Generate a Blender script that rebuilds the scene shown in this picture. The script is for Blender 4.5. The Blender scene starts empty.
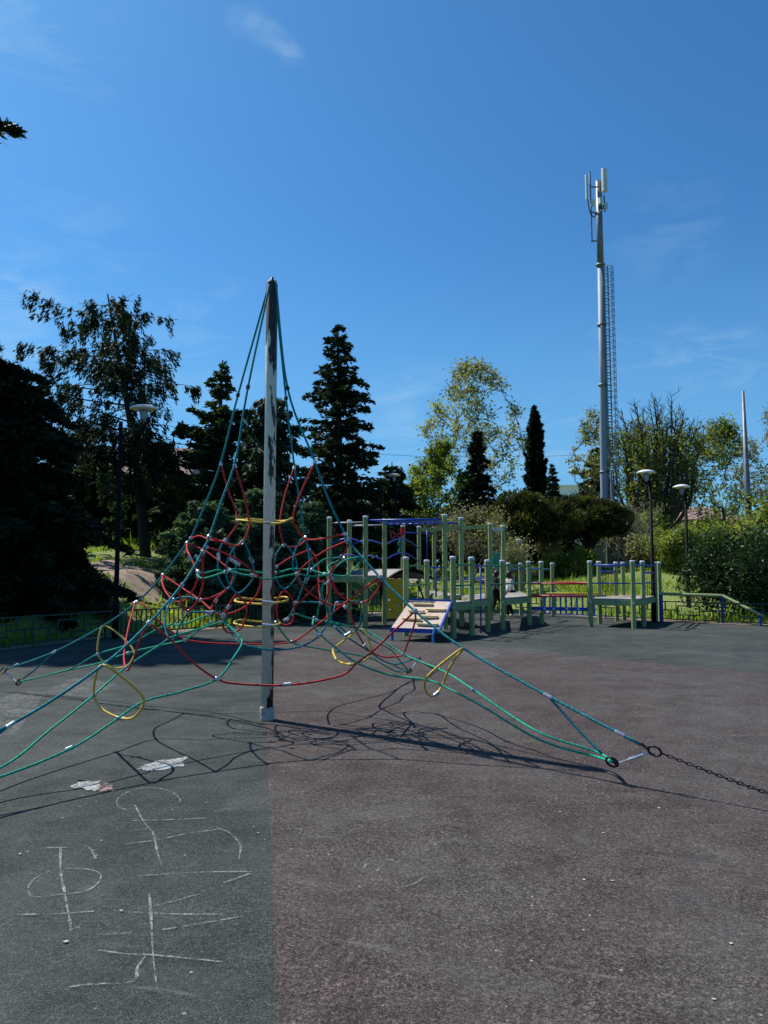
import bpy, bmesh, math, random
import numpy as np
from mathutils import Vector
random.seed(7); rng = np.random.default_rng(7)
scn = bpy.context.scene
COL = scn.collection
F = 769.0; HC = 1.6; TH = math.atan(60/769.0)
CT, ST = math.cos(TH), math.sin(TH)

# ------------------------------------------------------------------ camera maths
def ray(px, py):
    u = (px-384)/F; v = (512-py)/F
    d = (u, CT - v*ST, ST + v*CT)
    return (d[0]/d[1], d[2]/d[1])
def at(px, py, Y):
    rx, rz = ray(px, py)
    return Vector((rx*Y, Y, HC + rz*Y))
def gr(px, py, h=0.0):
    rx, rz = ray(px, py)
    Y = (h-HC)/rz
    return Vector((rx*Y, Y, h))

# ------------------------------------------------------------------ materials
MATS = {}
def nodes(name):
    m = bpy.data.materials.new(name); m.use_nodes = True
    nt = m.node_tree
    return m, nt, nt.nodes['Principled BSDF'], nt.nodes['Material Output']
def N(nt, t, **kw):
    n = nt.nodes.new(t)
    for k, v in kw.items():
        if k in n.inputs: n.inputs[k].default_value = v
        else: setattr(n, k, v)
    return n
def ramp(nt, fac, stops):
    r = nt.nodes.new('ShaderNodeValToRGB'); cr = r.color_ramp
    while len(cr.elements) < len(stops): cr.elements.new(0.5)
    for e, (p, c) in zip(cr.elements, stops):
        e.position = p; e.color = (*c, 1) if len(c) == 3 else c
    nt.links.new(fac, r.inputs[0]); return r
def coords(nt, kind='Object', scale=(1,1,1)):
    tc = nt.nodes.new('ShaderNodeTexCoord'); mp = nt.nodes.new('ShaderNodeMapping')
    mp.inputs['Scale'].default_value = scale
    nt.links.new(tc.outputs[kind], mp.inputs[0]); return mp.outputs[0]
def noise(nt, vec, scale, detail=4, rough=0.6):
    n = N(nt, 'ShaderNodeTexNoise', Scale=scale, Detail=detail, Roughness=rough)
    nt.links.new(vec, n.inputs['Vector']); return n.outputs['Fac']
def mixc(nt, fac, a, b, mode='MIX'):
    m = nt.nodes.new('ShaderNodeMix'); m.data_type = 'RGBA'; m.blend_type = mode
    for i, v in ((0, fac), (6, a), (7, b)):
        if isinstance(v, (int, float)): m.inputs[i].default_value = v
        elif isinstance(v, tuple): m.inputs[i].default_value = (*v, 1)
        else: nt.links.new(v, m.inputs[i])
    return m.outputs[2]
def bump(nt, h, bs, strength=0.3, dist=0.01):
    b = N(nt, 'ShaderNodeBump', Strength=strength, Distance=dist)
    nt.links.new(h, b.inputs['Height']); nt.links.new(b.outputs[0], bs.inputs['Normal'])

def m_simple(name, c1, c2, scale=8, rough=0.6, metal=0.0, stretch=(1,1,1), bmp=0.15, lo=0.35, hi=0.65, spec=0.4):
    m, nt, bs, out = nodes(name)
    v = coords(nt, 'Object', stretch)
    f = noise(nt, v, scale, 5)
    r = ramp(nt, f, [(lo, c1), (hi, c2)])
    nt.links.new(r.outputs[0], bs.inputs['Base Color'])
    bs.inputs['Roughness'].default_value = rough; bs.inputs['Metallic'].default_value = metal
    bs.inputs['Specular IOR Level'].default_value = spec
    if bmp: bump(nt, noise(nt, v, scale*4, 3), bs, bmp, 0.01)
    MATS[name] = m; return m

def m_rope(name, c1, c2):
    m, nt, bs, out = nodes(name)
    v = coords(nt)
    f = noise(nt, v, 55, 3); g = noise(nt, v, 3, 3)
    r = ramp(nt, f, [(0.38, c1), (0.62, c2)])
    c = mixc(nt, g, r.outputs[0], (0.12, 0.11, 0.10)); 
    mm = N(nt, 'ShaderNodeMath', operation='MULTIPLY'); nt.links.new(g, mm.inputs[0]); mm.inputs[1].default_value = 0.35
    c = mixc(nt, mm.outputs[0], r.outputs[0], (0.05, 0.045, 0.045))
    nt.links.new(c, bs.inputs['Base Color']); bs.inputs['Roughness'].default_value = 0.75; bs.inputs['Specular IOR Level'].default_value = 0.15
    bump(nt, noise(nt, v, 90, 2), bs, 0.5, 0.004)
    MATS[name] = m; return m

def m_leaf(name, c1, c2, c3, trans=0.35, scale=1.2, tc=None, rough=0.55):
    m, nt, bs, out = nodes(name)
    v = coords(nt)
    f = noise(nt, v, scale, 3); g = noise(nt, v, scale*9, 2)
    r = ramp(nt, f, [(0.35, c1), (0.52, c2), (0.68, c3)])
    r2 = ramp(nt, g, [(0.3, (0.55, 0.55, 0.55)), (0.7, (1.4, 1.4, 1.4))])
    c = mixc(nt, 1.0, r.outputs[0], r2.outputs[0], 'MULTIPLY')
    nt.links.new(c, bs.inputs['Base Color']); bs.inputs['Roughness'].default_value = rough
    bs.inputs['Specular IOR Level'].default_value = 0.12
    tr = nt.nodes.new('ShaderNodeBsdfTranslucent')
    tcx = mixc(nt, 1.0, c, tc or (1.3, 1.6, 0.6), 'MULTIPLY')
    nt.links.new(tcx, tr.inputs['Color'])
    ms = nt.nodes.new('ShaderNodeMixShader'); ms.inputs[0].default_value = trans
    nt.links.new(bs.outputs[0], ms.inputs[1]); nt.links.new(tr.outputs[0], ms.inputs[2])
    nt.links.new(ms.outputs[0], out.inputs['Surface'])
    MATS[name] = m; return m

m_rope('rope_red', (0.46, 0.012, 0.022), (0.68, 0.05, 0.05))
m_rope('rope_green', (0.004, 0.24, 0.14), (0.015, 0.50, 0.32))
m_rope('rope_blue', (0.004, 0.13, 0.16), (0.010, 0.30, 0.35))
m_rope('cable_blue', (0.005, 0.13, 0.15), (0.015, 0.33, 0.36))
m_rope('rope_yellow', (0.66, 0.42, 0.03), (0.85, 0.66, 0.18))
m_simple('base_paint', (0.16,0.10,0.07), (0.42,0.41,0.36), 9, 0.7, lo=0.36, hi=0.46)
m_simple('aluminium', (0.35,0.37,0.39), (0.62,0.64,0.66), 20, 0.35, 0.7)
m_simple('dark_steel', (0.012,0.012,0.014), (0.05,0.045,0.045), 25, 0.5, 0.6)
m_simple('sage_wood', (0.17,0.23,0.085), (0.31,0.38,0.17), 6, 0.7, 0, (6,6,0.6), 0.3)
m_simple('cap_grey', (0.35,0.40,0.42), (0.55,0.60,0.62), 9, 0.5)
m_simple('deck_wood', (0.20,0.18,0.16), (0.36,0.33,0.30), 5, 0.8, 0, (1,6,1), 0.3)
m_simple('ramp_wood', (0.36,0.28,0.23), (0.54,0.44,0.37), 7, 0.8, 0, (1,4,1), 0.3)
m_simple('tread_wood', (0.66,0.52,0.22), (0.82,0.70,0.38), 9, 0.7)
m_simple('blue_paint', (0.006,0.034,0.26), (0.014,0.075,0.45), 7, 0.4)
m_simple('light_blue_paint', (0.02,0.12,0.36), (0.05,0.22,0.50), 7, 0.4)
m_simple('red_paint', (0.32,0.012,0.02), (0.46,0.03,0.035), 7, 0.45)
m_simple('green_paint', (0.012,0.14,0.06), (0.03,0.22,0.11), 7, 0.4)
m_simple('teal_plastic', (0.006,0.16,0.11), (0.012,0.23,0.16), 4, 0.35)
m_simple('yellow_panel', (0.58,0.34,0.01), (0.74,0.46,0.02), 4, 0.5)
m_simple('tunnel_grey', (0.16,0.15,0.16), (0.27,0.25,0.27), 5, 0.6)
m_simple('black_paint', (0.003,0.003,0.003), (0.006,0.006,0.007), 8, 0.75, spec=0.15)
m_simple('fence_green', (0.006,0.03,0.022), (0.012,0.055,0.04), 8, 0.5)
m_simple('lamp_white', (0.70,0.71,0.70), (0.82,0.82,0.80), 6, 0.4)
m_simple('galvanised', (0.17,0.22,0.27), (0.27,0.33,0.39), 3, 0.6, 0.0, (4,4,0.4))
m_simple('mast_dark', (0.10,0.12,0.14), (0.18,0.20,0.23), 3, 0.5, 0.4)
m_simple('antenna', (0.40,0.45,0.46), (0.55,0.60,0.60), 3, 0.5)
m_simple('bark', (0.035,0.028,0.022), (0.085,0.07,0.055), 5, 0.9, 0, (3,3,0.6), 0.6)
m_simple('dark_bark', (0.014,0.011,0.009), (0.04,0.032,0.026), 5, 0.9, 0, (3,3,0.6), 0.6)
m_simple('pale_bark', (0.12,0.11,0.09), (0.26,0.24,0.20), 5, 0.9, 0, (3,3,0.6), 0.4)
m_simple('white_wall', (0.74,0.74,0.73), (0.86,0.86,0.84), 1.5, 0.8)
m_simple('pink_roof', (0.20,0.13,0.13), (0.34,0.23,0.22), 3, 0.85, 0, (1,1,6))
m_simple('window_glass', (0.02,0.025,0.03), (0.05,0.06,0.07), 2, 0.15)
m_simple('enclosure', (0.03,0.045,0.06), (0.06,0.08,0.10), 4, 0.6)
m_simple('stone', (0.16,0.17,0.15), (0.50,0.50,0.46), 14, 0.8)
m_simple('grey_stone', (0.12,0.14,0.14), (0.22,0.24,0.24), 9, 0.8)
m_simple('skin', (0.42,0.25,0.18), (0.50,0.31,0.23), 6, 0.6)
m_simple('hair', (0.010,0.008,0.007), (0.02,0.015,0.012), 20, 0.5)
m_simple('black_cloth', (0.008,0.008,0.010), (0.018,0.018,0.02), 20, 0.8)
m_simple('white_cloth', (0.45,0.50,0.60), (0.65,0.70,0.78), 20, 0.8)
m_simple('blue_cloth', (0.12,0.20,0.48), (0.18,0.28,0.60), 20, 0.8)
m_simple('shoe', (0.45,0.42,0.36), (0.6,0.57,0.5), 20, 0.7)
m_simple('leaf_litter', (0.28,0.27,0.24), (0.55,0.53,0.50), 9, 0.8)
m_simple('path_paving', (0.24,0.21,0.18), (0.36,0.32,0.27), 2.2, 0.9, 0, (1,1,1), 0.3)
m_simple('dirt', (0.16,0.12,0.09), (0.30,0.235,0.18), 2.2, 0.95, 0, (1,1,1), 0.5)
m_leaf('cedar_needles', (0.010,0.020,0.010), (0.028,0.052,0.026), (0.065,0.095,0.048), 0.28)
m_leaf('black_needles', (0.005,0.010,0.006), (0.012,0.022,0.012), (0.032,0.050,0.026), 0.15)
m_leaf('blue_needles', (0.025,0.050,0.032), (0.075,0.12,0.078), (0.15,0.20,0.13), 0.3)
m_leaf('spruce_needles', (0.008,0.015,0.008), (0.020,0.034,0.016), (0.050,0.066,0.028), 0.22)
m_leaf('pine_needles', (0.012,0.016,0.005), (0.055,0.058,0.014), (0.19,0.18,0.05), 0.22)
m_leaf('plane_leaves', (0.20,0.21,0.07), (0.28,0.29,0.11), (0.38,0.37,0.16), 0.5, tc=(1.2,1.25,0.8))
m_leaf('bright_leaves', (0.09,0.13,0.02), (0.19,0.23,0.04), (0.31,0.33,0.08), 0.5, tc=(1.25,1.35,0.7))
m_leaf('grey_leaves', (0.17,0.15,0.09), (0.26,0.23,0.14), (0.34,0.30,0.20), 0.4)
m_leaf('shrub_leaves', (0.014,0.030,0.012), (0.030,0.058,0.022), (0.07,0.10,0.04), 0.2, rough=0.4)
m_leaf('mid_leaves', (0.09,0.12,0.025), (0.19,0.23,0.05), (0.32,0.33,0.10), 0.5, tc=(1.25,1.4,0.7))
m_leaf('red_leaves', (0.10,0.04,0.03), (0.14,0.07,0.05), (0.18,0.12,0.09), 0.3)
m_leaf('grass_blades', (0.10,0.17,0.016), (0.21,0.27,0.024), (0.34,0.33,0.06), 0.45, 0.6)

def m_rubber(name, base, dark, light, warm=None):
    m, nt, bs, out = nodes(name)
    v = coords(nt)
    big = noise(nt, v, 0.35, 6, 0.65); mid = noise(nt, v, 3.0, 5, 0.7); fine = noise(nt, v, 125, 2, 0.7); crumb = noise(nt, v, 260, 2, 0.6)
    r = ramp(nt, big, [(0.40, dark), (0.5, base), (0.60, light)])
    r2 = ramp(nt, mid, [(0.36, (0.80,0.80,0.80)), (0.64, (1.22,1.22,1.22))])
    c = mixc(nt, 1.0, r.outputs[0], r2.outputs[0], 'MULTIPLY')
    r3 = ramp(nt, fine, [(0.36, (0.30,0.30,0.30)), (0.50, (0.90,0.90,0.90)), (0.66, (2.0,2.0,2.0))])
    c = mixc(nt, 1.0, c, r3.outputs[0], 'MULTIPLY')
    f2 = noise(nt, v, 38, 4, 0.75)
    r4 = ramp(nt, f2, [(0.34, (0.55,0.55,0.55)), (0.52, (0.95,0.95,0.95)), (0.68, (1.7,1.7,1.7))])
    c = mixc(nt, 1.0, c, r4.outputs[0], 'MULTIPLY')
    # pale scuffs dragged along several directions
    for (sx, sy, rz, sc_, lo, hi, am) in ((0.5,3.0,0.3,3.0,0.60,0.70,0.45),(0.5,4.0,1.9,5.0,0.62,0.72,0.40),(1,1,0,2.2,0.60,0.72,0.40),(0.35,5.0,-0.5,7.0,0.66,0.74,0.6)):
        tcn = nt.nodes.new('ShaderNodeTexCoord'); mpx = nt.nodes.new('ShaderNodeMapping'); mpx.inputs['Scale'].default_value = (sx,sy,1); mpx.inputs['Rotation'].default_value = (0,0,rz); mpx.inputs['Location'].default_value = (sc_*3,sc_,0)
        rot = nt.nodes.new('ShaderNodeMapping'); rot.inputs['Rotation'].default_value = (0,0,rz); nt.links.new(tcn.outputs['Object'], rot.inputs[0]); nt.links.new(rot.outputs[0], mpx.inputs[0]); mpx.inputs['Rotation'].default_value = (0,0,0)
        sc = noise(nt, mpx.outputs[0], sc_, 8, 0.72)
        rs = ramp(nt, sc, [(lo, (0,0,0)), (hi, (am,am,am))])
        c = mixc(nt, rs.outputs[0], c, (0.17,0.17,0.165))
    # worn grey areas
    wn = noise(nt, v, 0.9, 6, 0.72)
    rw = ramp(nt, wn, [(0.46, (0,0,0)), (0.60, (0.6,0.6,0.6))])
    c = mixc(nt, rw.outputs[0], c, mixc(nt, 0.4, c, (0.10,0.105,0.10)))
    # chalk-coloured specks
    vo = N(nt, 'ShaderNodeTexVoronoi', Scale=7.0); nt.links.new(v, vo.inputs['Vector'])
    rv = ramp(nt, vo.outputs['Distance'], [(0.035, (0.9,0.9,0.9)), (0.06, (0,0,0))])
    c = mixc(nt, rv.outputs[0], c, (0.30,0.30,0.29))
    nt.links.new(c, bs.inputs['Base Color'])
    bs.inputs['Roughness'].default_value = 0.85; bs.inputs['Specular IOR Level'].default_value = 0.10
    bump(nt, fine, bs, 0.9, 0.006)
    MATS[name] = m
m_rubber('rubber_green_grey', (0.047,0.055,0.052), (0.038,0.047,0.044), (0.062,0.070,0.067))
m_rubber('rubber_maroon', (0.068,0.056,0.054), (0.064,0.050,0.048), (0.074,0.067,0.063))

def m_grassground():
    m, nt, bs, out = nodes('grass_ground'); v = coords(nt)
    a = noise(nt, v, 0.5, 6, 0.7); b = noise(nt, v, 9, 5, 0.8)
    r = ramp(nt, a, [(0.3, (0.07,0.12,0.018)), (0.5, (0.14,0.19,0.025)), (0.66, (0.21,0.22,0.055)), (0.8, (0.24,0.20,0.11))])
    r2 = ramp(nt, b, [(0.3, (0.45,0.45,0.45)), (0.7, (1.5,1.5,1.5))])
    nt.links.new(mixc(nt, 1.0, r.outputs[0], r2.outputs[0], 'MULTIPLY'), bs.inputs['Base Color'])
    bs.inputs['Roughness'].default_value = 0.9; bump(nt, b, bs, 0.8, 0.05); MATS['grass_ground'] = m
m_grassground()

def m_pole():
    m, nt, bs, out = nodes('pole_paint'); 
    tc = nt.nodes.new('ShaderNodeTexCoord'); sep = nt.nodes.new('ShaderNodeSeparateXYZ'); nt.links.new(tc.outputs['Object'], sep.inputs[0])
    v = coords(nt, 'Object', (5, 5, 1.1)); f = noise(nt, v, 1.6, 6, 0.62)
    # more paint lost on one side (x) and near the top (z)
    zx = N(nt, 'ShaderNodeMath', operation='MULTIPLY'); nt.links.new(sep.outputs['X'], zx.inputs[0]); zx.inputs[1].default_value = 1.9
    mr = N(nt, 'ShaderNodeMapRange'); nt.links.new(sep.outputs['Z'], mr.inputs['Value'])
    mr.inputs['From Min'].default_value = 3.6; mr.inputs['From Max'].default_value = 4.6; mr.inputs['To Min'].default_value = 0; mr.inputs['To Max'].default_value = 0.30
    a1 = N(nt, 'ShaderNodeMath', operation='ADD'); nt.links.new(f, a1.inputs[0]); nt.links.new(zx.outputs[0], a1.inputs[1])
    a2 = N(nt, 'ShaderNodeMath', operation='ADD'); nt.links.new(a1.outputs[0], a2.inputs[0]); nt.links.new(mr.outputs[0], a2.inputs[1])
    worn = ramp(nt, a2.outputs[0], [(0.585, (0,0,0)), (0.60, (1,1,1))])
    g = noise(nt, v, 9, 4)
    paint = ramp(nt, g, [(0.3, (0.48,0.48,0.42)), (0.7, (0.70,0.69,0.61))])
    bare = ramp(nt, g, [(0.3, (0.010,0.010,0.011)), (0.6, (0.03,0.028,0.028)), (0.75, (0.12,0.05,0.02))])
    nt.links.new(mixc(nt, worn.outputs[0], paint.outputs[0], bare.outputs[0]), bs.inputs['Base Color'])
    bs.inputs['Roughness'].default_value = 0.5
    bump(nt, a2.outputs[0], bs, 0.2, 0.01); MATS['pole_paint'] = m
m_pole()

def m_chalk(name, col, thr=(0.42,0.62), scale=60, mx=0.8):
    m, nt, bs, out = nodes(name); v = coords(nt)
    f = noise(nt, v, scale, 3, 0.8); g = noise(nt, v, scale*0.12, 3, 0.7)
    av = N(nt, 'ShaderNodeMath', operation='MULTIPLY_ADD'); nt.links.new(g, av.inputs[0]); av.inputs[1].default_value = 0.6
    nt.links.new(f, av.inputs[2])
    r = ramp(nt, av.outputs[0], [(thr[0]+0.3, (0,0,0)), (thr[1]+0.3, (mx,mx,mx))])
    bs.inputs['Base Color'].default_value = (*col, 1); bs.inputs['Roughness'].default_value = 0.9
    nt.links.new(r.outputs[0], bs.inputs['Alpha']); MATS[name] = m
m_chalk('chalk_white', (0.46,0.48,0.48), (0.39,0.68), 70, 0.58)
m_chalk('chalk_faint', (0.45,0.47,0.47), (0.50,0.72), 70, 0.45)
m_chalk('chalk_soft', (0.50,0.52,0.53), (0.48,0.80), 30, 0.6)
m_chalk('chalk_haze', (0.42,0.44,0.44), (0.44,0.80), 26, 0.24)
m_chalk('chalk_solid', (0.52,0.54,0.55), (0.30,0.66), 40, 0.75)
m_chalk('chalk_pink', (0.55,0.36,0.33), (0.42,0.75), 30, 0.6)

# ------------------------------------------------------------------ mesh helpers
def tagobj(o, label=None, cat=None, group=None, kind=None):
    if label: o['label'] = label
    if cat: o['category'] = cat
    if group: o['group'] = group
    if kind: o['kind'] = kind
    return o
def thing(name, label, cat, loc=(0,0,0), group=None):
    o = bpy.data.objects.new(name, None); COL.objects.link(o); o.location = loc
    o.empty_display_size = 0.2
    return tagobj(o, label, cat, group)
def root_loc(p):
    while p is not None and p.parent is not None: p = p.parent
    return Vector(p.location) if p is not None else Vector((0,0,0))

class MB:
    def __init__(s): s.v = []; s.f = []
    def add(s, vs, fs):
        b = len(s.v); s.v += [tuple(x) for x in vs]; s.f += [tuple(i+b for i in f) for f in fs]; return s
    def box(s, c, size, rz=0.0, rx=0.0):
        cx, cy, cz = c; hx, hy, hz = (q/2 for q in size); ca, sa = math.cos(rz), math.sin(rz)
        vs = []
        for dx in (-hx, hx):
            for dy in (-hy, hy):
                for dz in (-hz, hz):
                    vs.append((cx+dx*ca-dy*sa, cy+dx*sa+dy*ca, cz+dz))
        return s.add(vs, [(0,1,3,2),(4,6,7,5),(0,4,5,1),(2,3,7,6),(0,2,6,4),(1,5,7,3)])
    def beam(s, a, b, w, h):
        a, b = Vector(a), Vector(b); d = (b-a).normalized()
        side = d.cross(Vector((0,0,1)))
        side = side.normalized() if side.length > 1e-4 else Vector((1,0,0))
        up = side.cross(d).normalized(); side *= w/2; up *= h/2
        vs = [a-side-up, a+side-up, a+side+up, a-side+up, b-side-up, b+side-up, b+side+up, b-side+up]
        return s.add(vs, [(0,1,2,3),(7,6,5,4),(0,4,5,1),(1,5,6,2),(2,6,7,3),(3,7,4,0)])
    def tube(s, pts, r, n=8, cap=True):
        pts = [Vector(p) for p in pts]; k = len(pts)
        rs = r if isinstance(r, (list, tuple)) else [r]*k
        b = len(s.v); ref = None
        for i, p in enumerate(pts):
            d = (pts[min(i+1,k-1)] - pts[max(i-1,0)])
            d = d.normalized() if d.length > 1e-9 else Vector((0,0,1))
            if ref is None:
                ref = Vector((0,0,1)) if abs(d.z) < 0.9 else Vector((1,0,0))
            a = (ref - d*ref.dot(d)); a = a.normalized() if a.length > 1e-6 else d.orthogonal().normalized(); ref = a
            c = d.cross(a)
            for j in range(n):
                t = 2*math.pi*j/n
                s.v.append(tuple(p + (a*math.cos(t) + c*math.sin(t))*rs[i]))
        for i in range(k-1):
            for j in range(n):
                s.f.append((b+i*n+j, b+i*n+(j+1)%n, b+(i+1)*n+(j+1)%n, b+(i+1)*n+j))
        if cap:
            s.f.append(tuple(b+j for j in reversed(range(n)))); s.f.append(tuple(b+(k-1)*n+j for j in range(n)))
        return s
    def lathe(s, c, prof, n=20):
        b = len(s.v)
        for (r, z) in prof:
            for j in range(n):
                t = 2*math.pi*j/n; s.v.append((c[0]+r*math.cos(t), c[1]+r*math.sin(t), c[2]+z))
        for i in range(len(prof)-1):
            for j in range(n):
                s.f.append((b+i*n+j, b+i*n+(j+1)%n, b+(i+1)*n+(j+1)%n, b+(i+1)*n+j))
        s.f.append(tuple(b+j for j in reversed(range(n)))); s.f.append(tuple(b+(len(prof)-1)*n+j for j in range(n)))
        return s
    def prism(s, poly, z0, z1):
        n = len(poly); vs = [(p[0],p[1],z0) for p in poly] + [(p[0],p[1],z1) for p in poly]
        return s.add(vs, [tuple(reversed(range(n))), tuple(range(n,2*n))] + [(i,(i+1)%n,(i+1)%n+n,i+n) for i in range(n)])
    def build(s, name, mat, parent=None, origin=None, smooth=False, bevel=0):
        org = root_loc(parent) if parent is not None else Vector(origin or (0,0,0))
        me = bpy.data.meshes.new(name)
        me.from_pydata([(x-org.x, y-org.y, z-org.z) for x, y, z in s.v], [], s.f); me.validate(); me.update()
        me.materials.append(MATS[mat] if isinstance(mat, str) else mat)
        if smooth: me.shade_smooth()
        o = bpy.data.objects.new(name, me); COL.objects.link(o)
        if parent is not None: o.parent = parent
        else: o.location = org
        if bevel:
            md = o.modifiers.new('bevel', 'BEVEL'); md.width = bevel; md.segments = 2; md.limit_method = 'ANGLE'
        return o

def spline(pts, n=6):
    P = [Vector(p) for p in pts]
    if len(P) < 3: return P
    out = []
    for i in range(len(P)-1):
        p0 = P[i-1] if i > 0 else P[0]*2-P[1]; p1 = P[i]; p2 = P[i+1]; p3 = P[i+2] if i+2 < len(P) else P[-1]*2-P[-2]
        for k in range(n):
            t = k/n; t2 = t*t; t3 = t2*t
            out.append(0.5*((2*p1)+(-p0+p2)*t+(2*p0-5*p1+4*p2-p3)*t2+(-p0+3*p1-3*p2+p3)*t3))
    out.append(P[-1]); return out

def quads(name, mat, C, A, B, parent=None, origin=None):
    """leaf-sized faces: centre C, half axes A (long) and B (wide); a folded diamond each"""
    n = len(C); V = np.empty((n, 4, 3), np.float32)
    V[:,0] = C-A; V[:,1] = C+B; V[:,2] = C+A; V[:,3] = C-B
    org = root_loc(parent) if parent is not None else Vector(origin or (0,0,0))
    V -= np.array(org, np.float32)
    me = bpy.data.meshes.new(name)
    me.vertices.add(n*4); me.vertices.foreach_set('co', V.reshape(-1))
    me.loops.add(n*4); me.loops.foreach_set('vertex_index', np.arange(n*4, dtype=np.int32))
    me.polygons.add(n); me.polygons.foreach_set('loop_start', np.arange(0, n*4, 4, dtype=np.int32))
    me.update(calc_edges=True); me.validate()
    me.materials.append(MATS[mat])
    o = bpy.data.objects.new(name, me); COL.objects.link(o)
    if parent is not None: o.parent = parent
    else: o.location = org
    return o
def rand_dirs(n, flat=1.0):
    d = rng.normal(size=(n,3)); d[:,2] *= flat
    return d/np.linalg.norm(d, axis=1, keepdims=True)

# ------------------------------------------------------------------ terrain
FPX = [(-60,656),(0,650),(105,638),(219,629),(300,622),(372,613.5),(470,612),(545,613),(600,618),(660,621),(768,626),(860,630)]
FENCE = [gr(*p) for p in FPX]
FX = np.array([p.x for p in FENCE]); FY = np.array([p.y for p in FENCE])
def hgt(x, y):
    x = np.asarray(x, float); y = np.asarray(y, float)
    yf = np.interp(x, FX, FY)
    d = np.maximum(y - yf - 0.4, 0)
    sl = np.interp(x, [-14,-4,3,20], [0.175,0.165,0.125,0.115])
    cap = np.interp(x, [-14,-4,3,20], [4.6,4.1,2.6,2.5])
    lin = sl*d*(d/(d+1.0))
    h = cap*(1-np.exp(-(lin/cap)**1.0*1.25))
    h = h + 0.10*np.sin(x*0.7+y*0.3)*np.clip(d/4,0,1) + 0.06*np.sin(x*1.9-y*1.1)*np.clip(d/4,0,1)
    return h
def H(x, y): return float(hgt(x, y))
def on_ground(px, Y):
    """world point at picture column px, distance Y, on the terrain"""
    x = (px-384)/F*Y*1.0
    return Vector((x, Y, H(x, Y)))

def build_ground():
    xs = np.concatenate([np.linspace(-2500,-60,14), np.linspace(-55,55,150), np.linspace(60,2500,14)])
    ys = np.concatenate([np.linspace(-400,-5,8), np.linspace(0,80,170), np.linspace(85,4000,24)])
    X, Yg = np.meshgrid(xs, ys); Z = hgt(X, Yg) - 0.03
    v = np.stack([X,Yg,Z], -1).reshape(-1,3); nx = len(xs)
    f = [(j*nx+i, j*nx+i+1, (j+1)*nx+i+1, (j+1)*nx+i) for j in range(len(ys)-1) for i in range(nx-1)]
    me = bpy.data.meshes.new('ground'); me.from_pydata(v.tolist(), [], f); me.materials.append(MATS['grass_ground']); me.shade_smooth()
    o = bpy.data.objects.new('ground', me); COL.objects.link(o); o['kind'] = 'structure'
build_ground()
# rubber surface up to the fence
poly = [(-14,-3),(14,-3),(20,10),(FX[-1]+6, FY[-1]+0.1)] + [(p.x, p.y+0.12) for p in reversed(FENCE)] + [(-14, FY[0]-1)]
m = MB(); m.add([(x,y,0) for x,y in poly], [tuple(range(len(poly)))])
o = m.build('playground_surface', 'rubber_green_grey'); o['kind'] = 'structure'
# maroon field, its edges slightly wavering
def wob(a, b, n, amp):
    out = []
    for i in range(n):
        t = i/n; p = Vector(a).lerp(Vector(b), t)
        q = amp*(math.sin(i*1.7+a[0])+0.6*math.sin(i*0.63+1))
        d = (Vector(b)-Vector(a)).normalized(); out.append((p.x-d.y*q, p.y+d.x*q))
    return out
A0 = gr(279,1100); A1 = gr(268,757); dirn = (A1-A0).normalized()
cornerY = 20.3; A2 = A0 + dirn*((cornerY-A0.y)/dirn.y)
B1 = gr(472,646.5); B2 = gr(768,673.5); dB = (B2-B1).normalized()
B3 = B2 + dB*9
A00 = A0 - dirn*4
mp_ = wob((A00.x,A00.y,0),(A2.x,A2.y,0),90,0.004) + wob((A2.x,A2.y,0),(B1.x,B1.y,0),20,0.02) + wob((B1.x,B1.y,0),(B3.x,B3.y,0),40,0.03) + [(B3.x,B3.y),(13,-2.5),(A00.x,-2.5)]
m = MB(); m.add([(x,y,0.004) for x,y in mp_], [tuple(range(len(mp_)))])
o = m.build('maroon_surface', 'rubber_maroon'); o['kind'] = 'structure'

def strip(name, mat, cl, w, lift):
    m = MB(); P = spline([Vector((x,y,0)) for x,y in cl], 12); b = []
    for i, p in enumerate(P):
        d = (P[min(i+1,len(P)-1)]-P[max(i-1,0)]).normalized(); s = Vector((-d.y,d.x,0))
        row = []
        for k in range(7):
            t = (k/6-0.5); wv = w*(1+0.12*math.sin(i*0.9)+0.08*math.sin(i*2.3))
            q = p + s*t*wv; row.append((q.x,q.y,H(q.x,q.y)+lift))
        b.append(row)
    vs = [v for r in b for v in r]
    fs = [(i*7+k, i*7+k+1, (i+1)*7+k+1, (i+1)*7+k) for i in range(len(P)-1) for k in range(6)]
    o = m.add(vs, fs).build(name, mat, smooth=True); o['kind'] = 'structure'
PATH = [(-12,37),(-6,38.5),(-1,40),(3,41.2),(8,42),(14,42.5),(22,42)]
strip('path', 'path_paving', PATH, 2.6, 0.03)
DIRT = [(-11.0,28.0),(-9.2,26.3),(-8.2,24.5),(-7.3,22.6),(-6.4,20.4),(-5.8,18.6)]
DIRT2 = [(-12.5,25.5),(-9,25.4),(-7,24.4),(-5.0,24.6),(-3.2,25.5)]
strip('dirt_path', 'dirt', DIRT2, 3.2, 0.035)

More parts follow.
